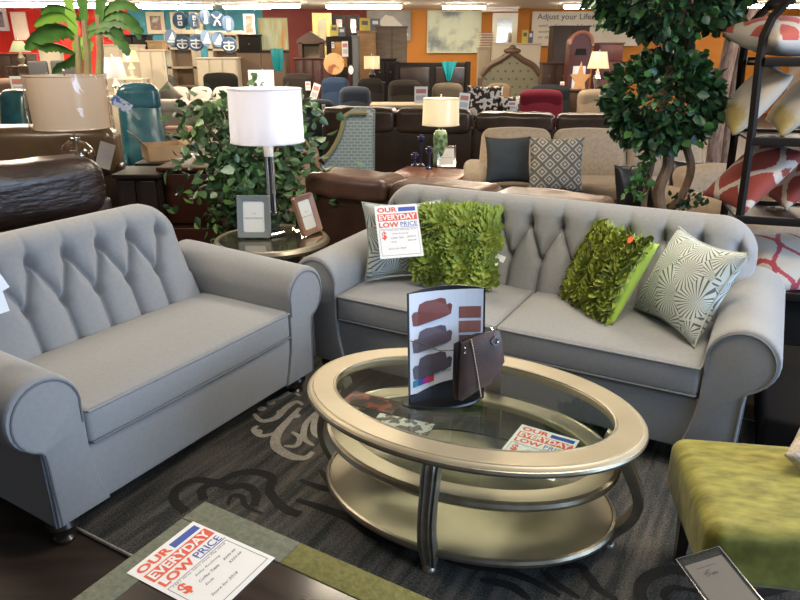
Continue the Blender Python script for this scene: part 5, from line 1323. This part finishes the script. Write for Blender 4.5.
# pillows of cow print
COW = mat('cow_print', (.72, .66, .58), rough=.8, col2=(.03, .018, .012), scale=17, contrast=(.47, .50), detail=1)
x, W = px_w(466, 522, 100, 9.6)
seat('armchair', 'brown and cream print loveseat behind the dark leather row', 'sofa', x, 9.9, 0, W+.1, .8, at(490, 104, 9.7).z, mat('brown_print', (.10, .06, .04), rough=.8), 1, .1, .55)
standing_pillow('throw_pillow', 'cow-print pillow in dark brown and white, left of the maroon chair', 485, 104, 9.45, .50, 0, COW)
standing_pillow('throw_pillow', 'smaller cow-print pillow partly covered by a white paper tag', 510, 108, 9.4, .32, .3, COW)
def paper(label, px, py, Y, w_, h, rot=0, m=None, name='price_tag', cat='tag', group='paper price tags'):
    c = at(px, py, Y); q = MB().box(-w_/2, w_/2, -.002, .002, -h/2, h/2); q.box(-w_*.38, w_*.38, -.0028, -.002, h*.1, h*.35, mi=1); q.box(-w_*.38, w_*.38, -.0028, -.002, -h*.3, -h*.02, mi=2)
    return plain(name, label, cat, q, [m or WHITE, mat('tag_red', (.6, .25, .2)), mat('tag_grey', (.55, .55, .6))], group, False, c, (0, rot, 0))
paper('white price tag on the charcoal brown recliner', 308, 86, 12.5, .09, .15); paper('folded tag hanging between charcoal and denim blue recliners', 315, 92, 11.75, .12, .28, .35)
paper('red-printed price sheet standing behind the cream lamp', 421, 95, 9.45, .18, .22); paper('white tag on the smaller cow-print pillow', 512, 106, 9.33, .11, .13)
paper('white cloth-like tag right of the cream lamp shade', 464, 102, 8.35, .13, .21, .1); paper('white card with dark candle photo before the brown dresser', 562, 86.5, 11.98, .07, .16)
paper('small white tag beside the blue-grey recliner', 324, 110, 9.95, .05, .16, -.1)
# beige table top
t = thing('dining_table', 'pale rectangular table top left of the cream lamp', 'table', (at(406, 104, 9.6).x, 9.7, 0)); zt = at(406, 104, 9.6).z
MB().box(-.5, .5, -.35, .35, zt-.04, zt, r=.01).build('table_top', mat('pale_wood', (.50, .40, .27), rough=.5), t)
for (x, y) in ((-1, -1), (1, -1), (-1, 1), (1, 1)): MB().box(x*.44-.03, x*.44+.03, y*.3-.03, y*.3+.03, 0, zt-.04).build('leg', mat('pale_wood', (.5, .4, .27)), t, smooth=False)

# ================================================================ BEDROOM AND WALL DISPLAYS AT THE BACK
DW = mat('walnut', (.045, .020, .010), rough=.5, col2=(.065, .031, .016), scale=4, stretch=(1, 1, 6)); MW = mat('oak_brown', (.26, .14, .06), rough=.5, col2=(.32, .18, .08), scale=3, stretch=(1, 1, 6))
CRM = mat('cream_paint', (.62, .54, .42), rough=.55); CHY = mat('cherry_red', (.075, .014, .009), rough=.4); BLW = mat('black_wood_matt', (.009, .006, .005), rough=.6, spec=.25); GOLDF = mat('gold_frame', (.60, .42, .16), rough=.4, metal=.5)
def headboard():
    Y = 16.0; x, W = px_w(480, 543, 60, Y); zt = at(511, 50, Y).z; root = thing('upholstered_bed', 'bed with button-tufted grey-green headboard in carved wood frame', 'bed', (x, Y, 0))
    def top(t): return zt-.10-.42*(max(0, abs(t)-.18)/.82)**1.5+.03*cos(t*8)+.05*exp(-(t/.12)**2)
    N = 40; ts = [-1+2*i/N for i in range(N+1)]
    MB().prism([(W/2*t*.90, max(.5, top(t)-.09)) for t in ts]+[(W/2*.9, .2), (-W/2*.9, .2)], -.02, .10, M=Matrix(((1, 0, 0, 0), (0, 0, 1, 0), (0, 1, 0, 0), (0, 0, 0, 1)))).build('upholstery', mat('sage_linen', (.15, .14, .095), rough=.8), root, smooth=False)
    MB().tube([(W/2*t*.95, -.02, top(t)-.03) for t in ts], .065, 8, flat=1).build('carved_frame', mat('carved_walnut', (.075, .038, .020), rough=.5), root)
    cr = MB(); cr.ball((0, -.05, zt-.02), .20, .06, .07, 14, 8); cr.ball((0, -.05, zt+.05), .08, .05, .06, 10, 8); cr.build('crest', mat('carved_walnut', (.075, .038, .020)), root)
    for s in (-1, 1): MB().box(s*W/2*.97-.05, s*W/2*.97+.05, -.06, .1, 0, zt-.6, r=.01).build('bed_post', mat('carved_walnut', (.075, .038, .020)), root)
    bt = None
    for j in range(5):
        for i in range(7):
            t = (-1+2*(i+.5*(j % 2)+.25)/7)*.85; z = zt-.28-.17*j
            if z > top(t)-.12: continue
            p = (W/2*t, -.03, z)
            if bt is None: bt = MB().ball((0, 0, 0), .022, .016, .022, 8, 5).build('button', mat('button_shadow', (.07, .06, .04), rough=.8), root); bt.location = p
            else: c = bt.copy(); COL.objects.link(c); c.parent = root; c.location = p
    MB().box(-W/2*.9, W/2*.9, -.75, -.05, .25, .6, r=.08, seg=3).build('mattress', WHITE, root)
headboard()
def leatherbed():
    Y = 15.0; x, W = px_w(397, 468, 70, Y); zt = at(430, 62.5, Y).z; root = thing('leather_bed', 'bed with black leather panel headboard and a teal scarf draped on it', 'bed', (x, Y, 0))
    MB().box(-W/2, W/2, 0, .12, .1, zt, r=.02).build('headboard', BLW, root)
    for s in (-1, 0): MB().box(s*W/2+.06, (s+1)*W/2-.06, -.05, .02, zt-.55, zt-.09, r=.03).build('leather_panel', LEAD, root)
    MB().box(-W/2+.05, W/2-.05, -.9, -.05, .25, .62, r=.08, seg=3).build('mattress', mat('ivory_cloth', (.66, .60, .5), rough=.8), root)
    for s in (-1, 1): MB().box(s*W/2-.05, s*W/2+.05, -.04, .14, 0, zt+.02).build('bed_post', BLW, root, smooth=False)
leatherbed()
TSC = mat('teal_satin', (.005, .28, .32), rough=.4)
def scarf(label, px, y0, y1, Y, w_, flare):
    zt = at(px, y0, Y).z; zb = at(px, y1, Y).z; c = at(px, y0, Y)
    m = MB(); m.grid(13, 9, lambda i, j: ((i-.5)*w_*((1-flare*j)), -.03-.02*sin(i*16)*(.4+j), -j*(zt-zb)*(1-.15*abs(i-.5))))
    m.grid(13, 9, lambda i, j: ((i-.5)*w_*((1-flare*j)), -.016-.02*sin(i*16)*(.4+j), -j*(zt-zb)*(1-.15*abs(i-.5))))
    return plain('scarf', label, 'scarf', m, TSC, 'teal scarves', True, (c.x, Y, zt+.01))
scarf('teal scarf draped over the black leather headboard', 449, 62, 82, 14.94, .34, .75); scarf('teal scarf hanging from the corner of the brown dresser below green painting', 277, 49, 72, 13.99, .26, .3)
# wall art
def abstract(name, c1, c2, c3, scale=3, stretch=(1, 1, 1)):
    m = mat(name, c1, rough=.6); nt = m.node_tree; b = nt.nodes['Principled BSDF']; tc = nd(nt, 'ShaderNodeTexCoord'); mp = nd(nt, 'ShaderNodeMapping'); mp.inputs['Scale'].default_value = stretch
    n = nd(nt, 'ShaderNodeTexNoise'); n.inputs['Scale'].default_value = scale; n.inputs['Detail'].default_value = 6; nt.links.new(tc.outputs['Object'], mp.inputs[0]); nt.links.new(mp.outputs[0], n.inputs[0])
    r = nd(nt, 'ShaderNodeValToRGB'); e = r.color_ramp.elements; e[0].position = .38; e[0].color = (*c3, 1); e[1].position = .5; e[1].color = (*c1, 1); k = r.color_ramp.elements.new(.66); k.color = (*c2, 1)
    nt.links.new(n.outputs[0], r.inputs[0]); nt.links.new(r.outputs[0], b.inputs['Base Color']); return m
WY = 19.95
pic('wall_painting', 'large pale green abstract painting with dark grey blotches on the orange wall', 'painting', 427, 481, 10.5, 53, WY, mat('pale_edge', (.6, .62, .45)), abstract('pale_abstract', (.62, .66, .50), (.66, .70, .55), (.20, .22, .22), 1.3), bw=.03)
r_, W, H = pic('wall_painting', 'grey picture of a white horse neck on the back wall, above the brown armoire', 'painting', 367, 411, 10.5, 41, WY, mat('grey_edge', (.25, .23, .2)), abstract('grey_abstract', (.28, .26, .24), (.34, .32, .29), (.2, .19, .17), 1.5), bw=.02)
MB().prism([(-.35, H*.55), (-.1, H*.86), (.12, H*.8), (.38, H*.5), (.55, H*.2), (.45, H*.1), (.2, H*.35), (.05, H*.2), (-.12, H*.3), (-.2, H*.52)], .021, .026, M=Matrix(((1, 0, 0, 0), (0, 0, -1, 0), (0, 1, 0, 0), (0, 0, 0, 1)))).build('horse_shape', mat('horse_white', (.62, .58, .5), rough=.6), r_, smooth=False)
pic('wall_painting', 'green and orange streaked painting standing on the brown dresser', 'painting', 259, 288, 18, 50, 14.3, mat('green_edge', (.4, .45, .25)), abstract('streak_abstract', (.50, .55, .32), (.60, .28, .10), (.62, .64, .48), 3, (3, 1, .5)), bw=.02)
pic('wall_mirror', 'tall gold-framed mirror on the maroon wall', 'mirror', 313, 332, 13, 52, 18.6, GOLDF, mat('mirror_glass', (.35, .32, .24), rough=.15, metal=.7), bw=.14, stand=True)
pic('wall_mirror', 'silver-gold framed mirror on the orange wall above white chest', 'mirror', 492, 517, 13, 48, 18.8, mat('silver_gold', (.55, .48, .34), rough=.35, metal=.6), mat('mirror_bright', (.55, .48, .38), rough=.12, metal=.8), bw=.13, stand=True)
pic('window_mirror', 'dark framed mirror with white reflections, left of two on maroon wall', 'mirror', 332.5, 346, 15, 37, 18.7, BLW, mat('mirror_dim', (.25, .2, .2), rough=.15, metal=.8), bw=.10, stand=True)
pic('window_mirror', 'dark framed mirror with white reflections, right of two on maroon wall', 'mirror', 347, 360, 15, 37, 18.7, BLW, mat('mirror_dim', (.25, .2, .2), rough=.15, metal=.8), bw=.10, stand=True)
YC = mat('yellow_card', (.70, .58, .12), rough=.6, col2=(.6, .5, .1), scale=8); BC = mat('blue_grey_card', (.12, .16, .22), rough=.6)
for lb, a, b, c, d, m in (('small yellow poster card left, above black framed mirror', 330, 338, 25, 36, YC), ('blue-grey poster card beside the small yellow one', 338.5, 345.5, 27, 37, BC), ('larger yellow poster card above the oak headboard', 359.5, 370, 18, 32, YC), ('blue-grey poster card under the horse picture', 370.5, 380, 18.5, 30, BC), ('yellow striped card on the white panel by the banner', 522, 528, 30, 43, YC), ('slate card on the white panel by the banner', 528.5, 533, 31, 43, BC)):
    x, W = px_w(a, b, (c+d)/2, 17.6); z0, z1 = at(a, d, 17.6).z, at(a, c, 17.6).z
    root = thing('poster_card', lb, 'poster', (x, 17.6, z0), group='poster cards'); MB().box(-W/2, W/2, -.006, 0, 0, z1-z0).build('card', m, root, smooth=False); MB().box(-W*.3, W*.3, -.0075, -.006, (z1-z0)*.5, (z1-z0)*.8).build('printed_mark', INK if m is YC else WHITE, root, smooth=False); MB().tube([(0, .01, -z0), (0, .01, (z1-z0)*.5)], .012, 6).build('pole', BLACKP, root)
# banner
def banner():
    Y = 19.9; x0, x1 = at(532, 20, Y).x, at(640, 20, Y).x; z1, z0 = at(560, 11.5, Y).z, at(560, 46, Y).z
    root = thing('wall_banner', 'white banner reading Adjust your Lifestyle high on the orange wall', 'banner', (x0, Y, z0)); W = x1-x0; H = z1-z0
    MB().box(0, W, -.01, 0, 0, H).build('sheet', mat('banner_white', (.74, .68, .58), rough=.6), root, smooth=False)
    px = lambda a: at(a, 20, Y).x-x0
    for tx, a_, b_, c_, d_, bo in (('Adjust your Lifestyle', 537, 606, .72, .94, .012), ('with a Contour Adjustable Bed', 539, 610, .52, .64, 0), ('with adjustable head', 539, 590, .36, .46, 0), ('or electric', 539, 562, .22, .31, 0)):
        t = MB(); text_into(t, tx, px(a_), px(b_), H*c_, H*d_, 0, bo); t.v = [(v[0], -.012, v[1]) for v in t.v]; t.build('lettering', INK, root, smooth=False)
banner()
# cabinets
cabinet('armoire', 'grey-brown armoire with small ornaments under the horse picture', 'armoire', 376, 407, 27.5, 16.5, mat('driftwood', (.11, .080, .055), rough=.6, col2=(.14, .105, .075), scale=3, stretch=(1, 1, 5)), 1, 2, .5, door=True)
cabinet('oak_headboard', 'flat oak-brown headboard panel left of the armoire', 'headboard', 357, 375.5, 32, 16.3, MW, 1, 1, .08)
cabinet('dresser', 'black-brown dresser in front of the armoire', 'dresser', 374, 396, 60, 15.3, BLW, 3, 2, .45)
pic('dresser_mirror', 'black framed dresser mirror tinted orange for the reflected wall, with paper notes', 'mirror', 327, 352, 36.5, 72, 14.8, BLW, mat('mirror_orange', (.40, .20, .07), rough=.25, metal=.6), bw=.10, depth=.06, stand=True)  # reflection of the orange wall is put into the glass colour
paper('white note on the dresser mirror, right side', 345, 49, 14.7, .13, .30); paper('small white note on the dresser mirror, left side', 333, 45, 14.7, .06, .12)
d = thing('round_plaque', 'round orange and cream plaque standing before black framed mirror', 'plaque', tuple(at(334, 64, 13.4)))
MB().lathe([(.001, -.02), (.19, -.02), (.20, 0), (.19, .02), (.001, .02)], 32, M=Matrix.Rotation(PI/2, 4, 'X')).build('disc', mat('orange_print', (.75, .42, .18), rough=.5, col2=(.35, .10, .04), scale=5, contrast=(.55, .62), detail=1), d)
MB().box(-.02, .02, .0, .04, -at(334, 64, 13.4).z, -.1).build('stand', BLACKP, d, smooth=False)
d = thing('desk_clock', 'small oval white-faced clock right of the round orange plaque', 'clock', tuple(at(351, 70, 13.4))); MB().lathe([(.001, -.02), (.05, -.02), (.055, .0), (.05, .01), (.001, .01)], 20, sy=1.6, M=Matrix.Rotation(PI/2, 4, 'X')).build('face', WHITE, d); MB().tube([(.056*cos(a), 0, .09*sin(a)) for a in [2*PI*i/24 for i in range(24)]], .012, 6, closed=True).build('rim', BLACKP, d); MB().box(-.02, .02, 0, .03, -at(351, 70, 13.4).z, -.08).build('stand', BLACKP, d, smooth=False)
cabinet('ironing_panel', 'narrow grey upholstered panel between black mirror and oak headboard', 'screen', 352, 359, 37, 15.6, mat('grey_cloth_panel', (.20, .21, .22), rough=.8), 1, 1, .1)
def hutch():
    Y = 15.8; x, W = px_w(300, 321, 45, Y); zt = at(310, 40, Y).z
    root = thing('curio_cabinet', 'dark wood curio hutch with peaked top and lit shelves', 'cabinet', (x, Y, 0))
    for s in (-1, 1): MB().box(s*W/2-.04, s*W/2+.04, 0, .35, 0, zt-.05).build('side', DW, root, smooth=False)
    MB().box(-W/2, W/2, .32, .35, 0, zt).build('back', mat('hutch_back', (.25, .2, .14)), root, smooth=False)
    MB().prism([(-W/2-.08, zt-.08), (W/2+.08, zt-.08), (W/2+.08, zt), (0, zt+.18), (-W/2-.08, zt)], 0, .36, M=Matrix(((1, 0, 0, 0), (0, 0, 1, 0), (0, 1, 0, 0), (0, 0, 0, 1)))).build('pediment', DW, root, smooth=False)
    for z in (.5, zt-.75, zt-.4): MB().box(-W/2, W/2, .02, .33, z, z+.03).build('shelf', DW, root, smooth=False)
    MB().box(-W/2, W/2, .0, .33, .05, .5).build('base_cupboard', DW, root, smooth=False)
hutch()
cabinet('slatted_bench', 'cherry red bed footboard below the curio hutch', 'bench', 294, 331, 59.5, 14.4, CHY, 1, 4, .12)
cabinet('dresser', 'long medium-brown dresser with plain front under green painting', 'dresser', 237, 285, 52.5, 14.0, mat('brown_chest', (.14, .085, .05), rough=.5), 1, 2, .5, top=BLW)
cabinet('media_console', 'black wooden media cabinet with glass door on brown dresser', 'cabinet', 238, 259.5, 36, 14.1, BLW, 1, 1, .35, ybot=52)
cabinet('cream_dresser', 'cream dresser with small drawers below nautical ornaments', 'dresser', 196, 236, 59, 13.6, CRM, 2, 3, .45)
def chutch(label, px0, px1, y0, Y, m):
    x, W = px_w(px0, px1, y0, Y); zt = at(px0, y0, Y).z; root = thing('cream_hutch', label, 'hutch', (x, Y, 0))
    for s in (-1, 1): MB().box(s*(W/2-.05)-.05, s*(W/2-.05)+.05, 0, .35, 0, zt).build('side', m, root, smooth=False)
    MB().box(-W/2, W/2, .33, .36, 0, zt).build('back', mat('taupe_back', (.30, .22, .15)), root, smooth=False)
    MB().box(-W/2-.05, W/2+.05, -.04, .38, zt-.08, zt, r=.01).build('cornice', m, root)
    for k in range(1, 4): MB().box(-W/2, W/2, 0, .33, zt-.38*k, zt-.38*k+.04).build('shelf', m, root, smooth=False)
    MB().box(-W/2, W/2, 0, .33, .05, max(.3, zt-1.3)).build('cupboard', m, root, smooth=False)
chutch('cream open hutch behind the hanging nautical ornaments, right one', 206, 240, 31, 14.6, CRM); chutch('tall cream open hutch behind the hanging nautical ornaments, left one', 163, 194, 30, 14.9, CRM)
cabinet('cream_headboard', 'cream panelled headboard left of tall cream hutch', 'headboard', 138, 163, 51, 13.8, CRM, 1, 2, .1)
cabinet('cardboard_carton', 'tan carton on top of the cream headboard shelf', 'box', 147, 162, 42, 14.6, mat('cardboard', (.36, .24, .13)), 1, 1, .3, ybot=51)
cabinet('media_console', 'black cabinet under the teal wall, left of tan carton', 'cabinet', 118, 146, 36, 15.5, BLW, 1, 2, .4)
pic('wall_picture', 'gold framed floral picture on the teal wall', 'picture', 147, 165, 12, 34, WY, mat('cream_frame', (.55, .45, .3)), abstract('floral_abstract', (.15, .10, .08), (.45, .10, .12), (.4, .38, .3), 4), bw=.10)
pic('wall_picture', 'cream framed picture on the teal wall behind the nautical ornaments, left one', 'picture', 171, 185, 12, 32, WY, mat('cream_frame', (.55, .45, .3)), mat('pale_print', (.45, .42, .42)), bw=.09)
pic('wall_picture', 'cream framed picture on the teal wall behind the nautical ornaments, middle one', 'picture', 190, 203, 12, 32, WY, mat('cream_frame', (.55, .45, .3)), mat('dusk_print', (.25, .20, .22)), bw=.09)
pic('wall_picture', 'small picture with bright white top on teal wall above media cabinet', 'picture', 244, 255, 14, 35, 18.5, mat('silver_edge', (.5, .45, .4)), abstract('red_drape', (.45, .12, .08), (.75, .68, .6), (.2, .05, .04), 3), bw=.05)
pic('wall_picture', 'white framed black and white portrait-shaped picture on red wall, far left', 'picture', -6, 8, 8, 31, WY, WHITE, abstract('mono_abstract', (.3, .3, .32), (.5, .5, .5), (.08, .08, .1), 3), bw=.10)
pic('wall_mirror', 'ornate cream framed mirror on the red wall', 'mirror', 13, 28, 12, 40, 19.2, mat('ornate_cream', (.66, .52, .42), rough=.5, bump=.5, bscale=14), mat('mirror_white', (.75, .75, .72), rough=.15, metal=.6), bw=.2)
d = MB().lathe([(.001, -.03), (.40, -.03), (.42, 0), (.40, .02), (.001, .02)], 32, sx=.75, sy=1.55, M=Matrix.Rotation(PI/2, 4, 'X')); plain('oval_panel', 'glossy red oval wall panel behind the banana leaves', 'wall decoration', d, mat('lacquer_red', (.62, .03, .02), rough=.3), loc=at(70, 30, 19.5))
# lamps far
def far_lamp(label, px, y0, y1, r_px, Y, taper, sm, ybase, bm, bulb=0):
    zt, zb = at(px, y0, Y).z, at(px, y1, Y).z; z0 = at(px, ybase, Y).z; c = at(px, y1, Y); r = r_px*Y/FPX
    root = thing('table_lamp', label, 'lamp', (c.x, Y, z0)); H = zb-z0
    MB().lathe([(.005, 0), (.08, 0), (.08, .015), (.03, .03), (.05, H*.35), (.07, H*.55), (.03, H*.85), (.012, H+.02), (.005, H+.02)], 18).build('lamp_body', bm, root)
    MB().tube([(0, 0, H), (0, 0, zt-z0-.02)], .006, 6).build('rod', CHROME, root)
    drum(root, r, r*taper, H, zt-z0, sm, bulb=bulb, col=(1, .85, .62))
    return root, z0, c.x
def stand_table(label, x, Y, z, m, w_=.5):
    t = thing('end_table', label, 'table', (x, Y, 0)); MB().box(-w_/2, w_/2, -.2, .2, z-.03, z-.002, r=.004).build('table_top', m, t)
    for (a, b) in ((-1, -1), (1, -1), (-1, 1), (1, 1)): MB().box(a*(w_/2-.03)-.02, a*(w_/2-.03)+.02, b*.17-.02, b*.17+.02, 0, z-.03).build('leg', m, t, smooth=False)
_, z0, x0 = far_lamp('small lamp with square white shade before the black dresser', 372, 56, 69, 7.5, 13.4, .97, SHC, 82, BLACKP, 3); stand_table('black end table under the small white-shaded lamp by the dresser', x0, 13.4, z0, BLW)
_, z0, x0 = far_lamp('lamp with tapered white shade right of the wooden star', 598, 51.5, 68.5, 10, 12.4, .68, SHC, 90, CHROME, 4); stand_table('end table holding the lamp right of the wooden star', x0, 12.4, z0, DW)
_, z0, x0 = far_lamp('bright white tapered lamp beside the banana stems', 115, 57, 78, 11, 11.5, .68, SHW, 96, CHROME, 5); stand_table('white end table under the bright lamp beside the banana stems', x0, 11.5, z0, CRM)
_, z0, x0 = far_lamp('cream tapered lamp on the left shelf of the showroom, right of banana leaves', 131, 50, 62, 8, 13.0, .6, SHC, 78, CRM, 3); stand_table('cream end table under the tapered cream lamp', x0, 13.0, z0, CRM)
_, z0, x0 = far_lamp('stained pale green lamp shade under the ornate mirror at far left', 20, 41, 52, 9, 13.6, .45, shade_mat('green_shade', (.62, .66, .5)), 66, DGOLD, 2); stand_table('wooden end table below the pale green lamp at far left', x0, 13.6, z0, DW)
_, z0, x0 = far_lamp('white flared lamp behind crystal lamp shade finial', 264, 71, 92, 9, 12.3, .7, SHW, 104, CHROME, 2); stand_table('end table hidden behind the crystal lamp shade', x0, 12.3, z0, DW)
cabinet('cream_headboard', 'cream low headboard under arching banana leaves', 'headboard', 38, 60, 48, 14.5, CRM, 1, 1, .1)
cabinet('cream_console', 'cream console behind the bright white tapered lamp', 'console table', 100, 138, 46, 14.2, CRM, 2, 2, .4)
cabinet('dark_sideboard', 'dark sideboard below the ornate mirror at far left', 'sideboard', -4, 26, 55, 14.3, DW, 2, 2, .4)
paper('white patterned sheet box at left of beige lamp shade', 18, 86, 11.1, .22, .30, 0, None, 'leaflet', 'leaflet', None)
x = at(270, 78, 11.4); MB_ = MB().box(-.21, .21, 0, .03, 0, at(262, 70, 11.6).z); plain('white_board', 'white square display board behind the crystal lamp shade', 'board', MB_, WHITE, smooth=False, loc=(at(262, 92, 11.6).x, 11.6, 0)); 
# right side bedroom pieces
cabinet('armoire', 'tall dark walnut armoire in front of the white banner', 'armoire', 554, 590, 27, 17.0, mat('dark_walnut', (.035, .016, .010), rough=.5), 1, 2, .5, door=True)
cabinet('dresser', 'walnut dresser below the armoire, left of tall red mirror', 'dresser', 543, 571, 64, 14.6, DW, 3, 2, .3)
cabinet('chest_of_drawers', 'cherry red chest of drawers behind the tapered lamp at right', 'chest', 600, 624, 44, 15.4, mat('rose_cherry', (.10, .02, .017), rough=.4), 5, 1, .45)
cabinet('white_chest', 'small white chest below the silver-gold mirror', 'chest', 492, 511, 44, 17.2, CRM, 3, 1, .4)
cabinet('display_board', 'pale panel with slate sign right of upholstered headboard', 'panel', 514, 541, 44.5, 17.0, mat('pale_panel', (.55, .48, .4)), 1, 1, .1)
cabinet('small_chest', 'small tan chest carrying a stack of books, left of tufted headboard', 'chest', 479, 491, 49, 17.3, mat('tan_chest', (.42, .34, .24), rough=.6), 3, 1, .35)
zb = at(485, 49, 17.3).z+.031; xb = at(487, 45, 17.3).x
for k in range(6):
    o = thing('book', ['bottom', 'second from bottom', 'third from bottom', 'fourth from bottom', 'fifth from bottom', 'topmost'][k]+' book of the red and cream stack left of the tufted headboard', 'book', (xb+.012*((k*7) % 5-2), 17.45, zb+.058*k), .05*((k*3) % 4), 'books stacked on the small tan chest')
    MB().box(-.15, .15, -.12, .12, 0, .008).build('cover', mat('book_red' if k % 2 else 'book_brown', (.35, .06, .04) if k % 2 else (.25, .12, .07)), o, smooth=False); MB().box(-.145, .145, -.115, .115, .008, .046).build('pages', CRM, o, smooth=False); MB().box(-.15, .15, -.12, .12, .046, .055).build('cover', mat('book_red' if k % 2 else 'book_brown', (.35, .06, .04)), o, smooth=False)
def cheval():
    Y = 13.8; x, W = px_w(569, 591, 60, Y); zt = at(582, 32, Y).z; root = thing('arched_mirror_cabinet', 'tall cherry cabinet with arched top and bright mirror door', 'cabinet', (x, Y, 0), .0)
    N = 14; arc = [(W/2*cos(PI*i/N), zt-W/2+W/2*sin(PI*i/N)) for i in range(N+1)]
    Rm = Matrix(((1, 0, 0, 0), (0, 0, 1, 0), (0, 1, 0, 0), (0, 0, 0, 1)))
    MB().prism([(-W/2, 0.0), (W/2, 0.0)]+arc, 0, .35, M=Rm).build('case', CHY, root, smooth=False)
    MB().prism([(-W/2+.09, .2), (W/2-.09, .2), (W/2-.09, zt-.62), (-W/2+.09, zt-.62)], -.012, -.001, M=Rm).build('mirror_door', mat('bright_mirror', (.8, .74, .62), rough=.35, metal=.5), root, smooth=False)
    MB().prism([(-W/2+.10, zt-.42), (W/2-.10, zt-.42), (W/2-.12, zt-.30), (-W/2+.12, zt-.30)], -.012, -.001, M=Rm).build('carved_plate', BLW, root, smooth=False)
    MB().tube([(x_, -.01, z_) for x_, z_ in arc], .035, 6).build('arch_moulding', mat('cherry_light', (.35, .14, .1), rough=.35), root)
cheval()
st = [((.19 if i % 2 == 0 else .085)*sin(2*PI*i/10), (.30 if i % 2 == 0 else .12)*cos(2*PI*i/10)) for i in range(10)]
c = at(580, 80, 12.2); plain('wooden_star', 'light wooden five-pointed star standing before the arched cabinet', 'star decoration', MB().prism(st, -.02, .02, M=Matrix(((1, 0, 0, 0), (0, 0, 1, 0), (0, 1, 0, 0), (0, 0, 0, 1)))), mat('honey_wood', (.50, .26, .10), rough=.5), smooth=False, loc=c)
cabinet('low_sideboard', 'walnut sideboard carrying the wooden star', 'sideboard', 560, 596, 91.5, 12.0, DW, 1, 2, .4)
# nautical ornaments on strings
NB = mat('nautical_blue', (.05, .10, .19), rough=.4); NBL = mat('nautical_pale', (.14, .21, .33), rough=.4)
Yn = 11.0
specs = [(180, 20.5, 1, 'figure', 'blue round ornament with white lifebuoy figure, upper row left'), (194, 21, .45, 'figure', 'narrow edge-on ornament second in the upper row'), (205, 17, .5, 'post', 'pale edge-on ornament with white lighthouse third in the upper row'), (217, 20, 1, 'star', 'blue round ornament with white crossed shape in the upper row'), (228, 24, .6, 'figure', 'ornament with square white buckle shape, upper row right end'),
         (171, 37.5, .55, 'sail', 'narrow ornament with white sail at left end of lower row'), (182.5, 43, 1, 'anchor', 'blue round ornament with white anchor, left of the two side by side'), (196, 43, .9, 'anchor', 'blue round ornament with white anchor, right of the two side by side'), (206, 38.5, .5, 'sail', 'narrow ornament with white sail in mid lower row'), (218.5, 39.5, .75, 'sail', 'tilted oval ornament with white sail near the cream hutch top'), (229, 45, 1, 'anchor', 'blue round ornament with white anchor at right end of lower row')]
for px, py, k, kind, lb in specs:
    c = at(px, py, Yn); R0 = .114; root = thing('nautical_ornament', lb, 'hanging ornament', (c.x, Yn, c.z), math.acos(min(1, k)), 'hanging nautical ornaments')
    MB().lathe([(.001, -.006), (R0, -.006), (R0+.006, 0), (R0, .006), (.001, .006)], 28, M=Matrix.Rotation(PI/2, 4, 'X')).build('disc', NB if kind != 'sail' else NBL, root)
    m = MB()
    def bx_(a, b, c_, d): m.box(a, b, -.012, -.007, c_, d)
    if kind == 'anchor': bx_(-.012, .012, -.07, .06); bx_(-.08, .08, .025, .045); bx_(-.075, .075, -.02, .0); m.tube([(.08*cos(a), -.010, -.015+.06*sin(a)) for a in [PI+PI*i/10 for i in range(11)]], .010, 6)
    elif kind == 'sail': m.add([(-.06, -.010, -.03), (.06, -.010, -.03), (.03, -.010, .09)], [(0, 1, 2)]); bx_(-.08, .08, -.07, -.045)
    elif kind == 'figure': bx_(-.035, .035, -.075, -.01); bx_(-.035, .035, .01, .075); m.box(-.015, .015, -.014, -.012, -.05, -.03, mi=1); m.box(-.015, .015, -.014, -.012, .03, .05, mi=1)
    elif kind == 'post': bx_(-.03, .03, -.08, .03); bx_(-.045, .045, -.09, -.07); m.ball((0, -.01, .055), .03, .006, .03, 10, 6)
    else: bx_(-.015, .015, -.03, .03); m.tube([(-.07, -.01, .08), (-.03, -.01, .03), (.03, -.01, .03), (.07, -.01, .08)], .013, 6); m.tube([(-.05, -.01, -.08), (-.02, -.01, -.02), (.02, -.01, -.02), (.05, -.01, -.08)], .016, 6)
    m.build('white_emblem', [mat('emblem_white', (.8, .8, .78), rough=.4), NB], root, smooth=False)
    MB().tube([(0, 0, R0), (0, 0, CEIL-c.z)], .002, 4).build('string', INK, root)
# ceiling fixtures in view
fx = [(5, 8, 17.2, 1.1), (62, 8, 17.2, 1.2), (105, 6, 17.6, .9), (163, 5, 17.9, .55), (192, 5, 17.9, .5), (247, 4, 18, .6), (280, 6, 17.4, .5), (364, 4, 17.8, .95), (464, 3.5, 18, .55), (578, 4, 17.8, .35), (762, 5, 17.6, 1.1), (500, 5, 19.2, .5)]
fx_l = ['at the far left corner', 'above the red wall', 'above the banana plant', 'above the teal wall, left tube', 'above the teal wall, right tube', 'above the brown dresser, left tube', 'above the brown dresser, right tube', 'above the maroon wall mirrors', 'above the pale abstract painting', 'above the arched cabinet', 'above the iron rack', 'dim and narrow above the silver-gold mirror']
EM = mat('lamp_glow', (1, 1, 1), emis=(1, .90, .74), es=38.0)
for (px, py, Y, hw), lb in zip(fx, fx_l):
    c = at(px, 5, Y); root = thing('ceiling_light', 'fluorescent ceiling light '+lb, 'ceiling light', (c.x, Y, CEIL), group='fluorescent ceiling lights')
    MB().box(-hw, hw, -.16, .16, -.05, 0, r=.01).build('housing', mat('white_metal', (.8, .78, .72), rough=.5), root)
    MB().box(-hw+.03, hw-.03, -.13, .13, -.12, -.05, r=.02).build('diffuser', EM if 'dim' not in lb else mat('dim_diffuser', (.8, .75, .68)), root)
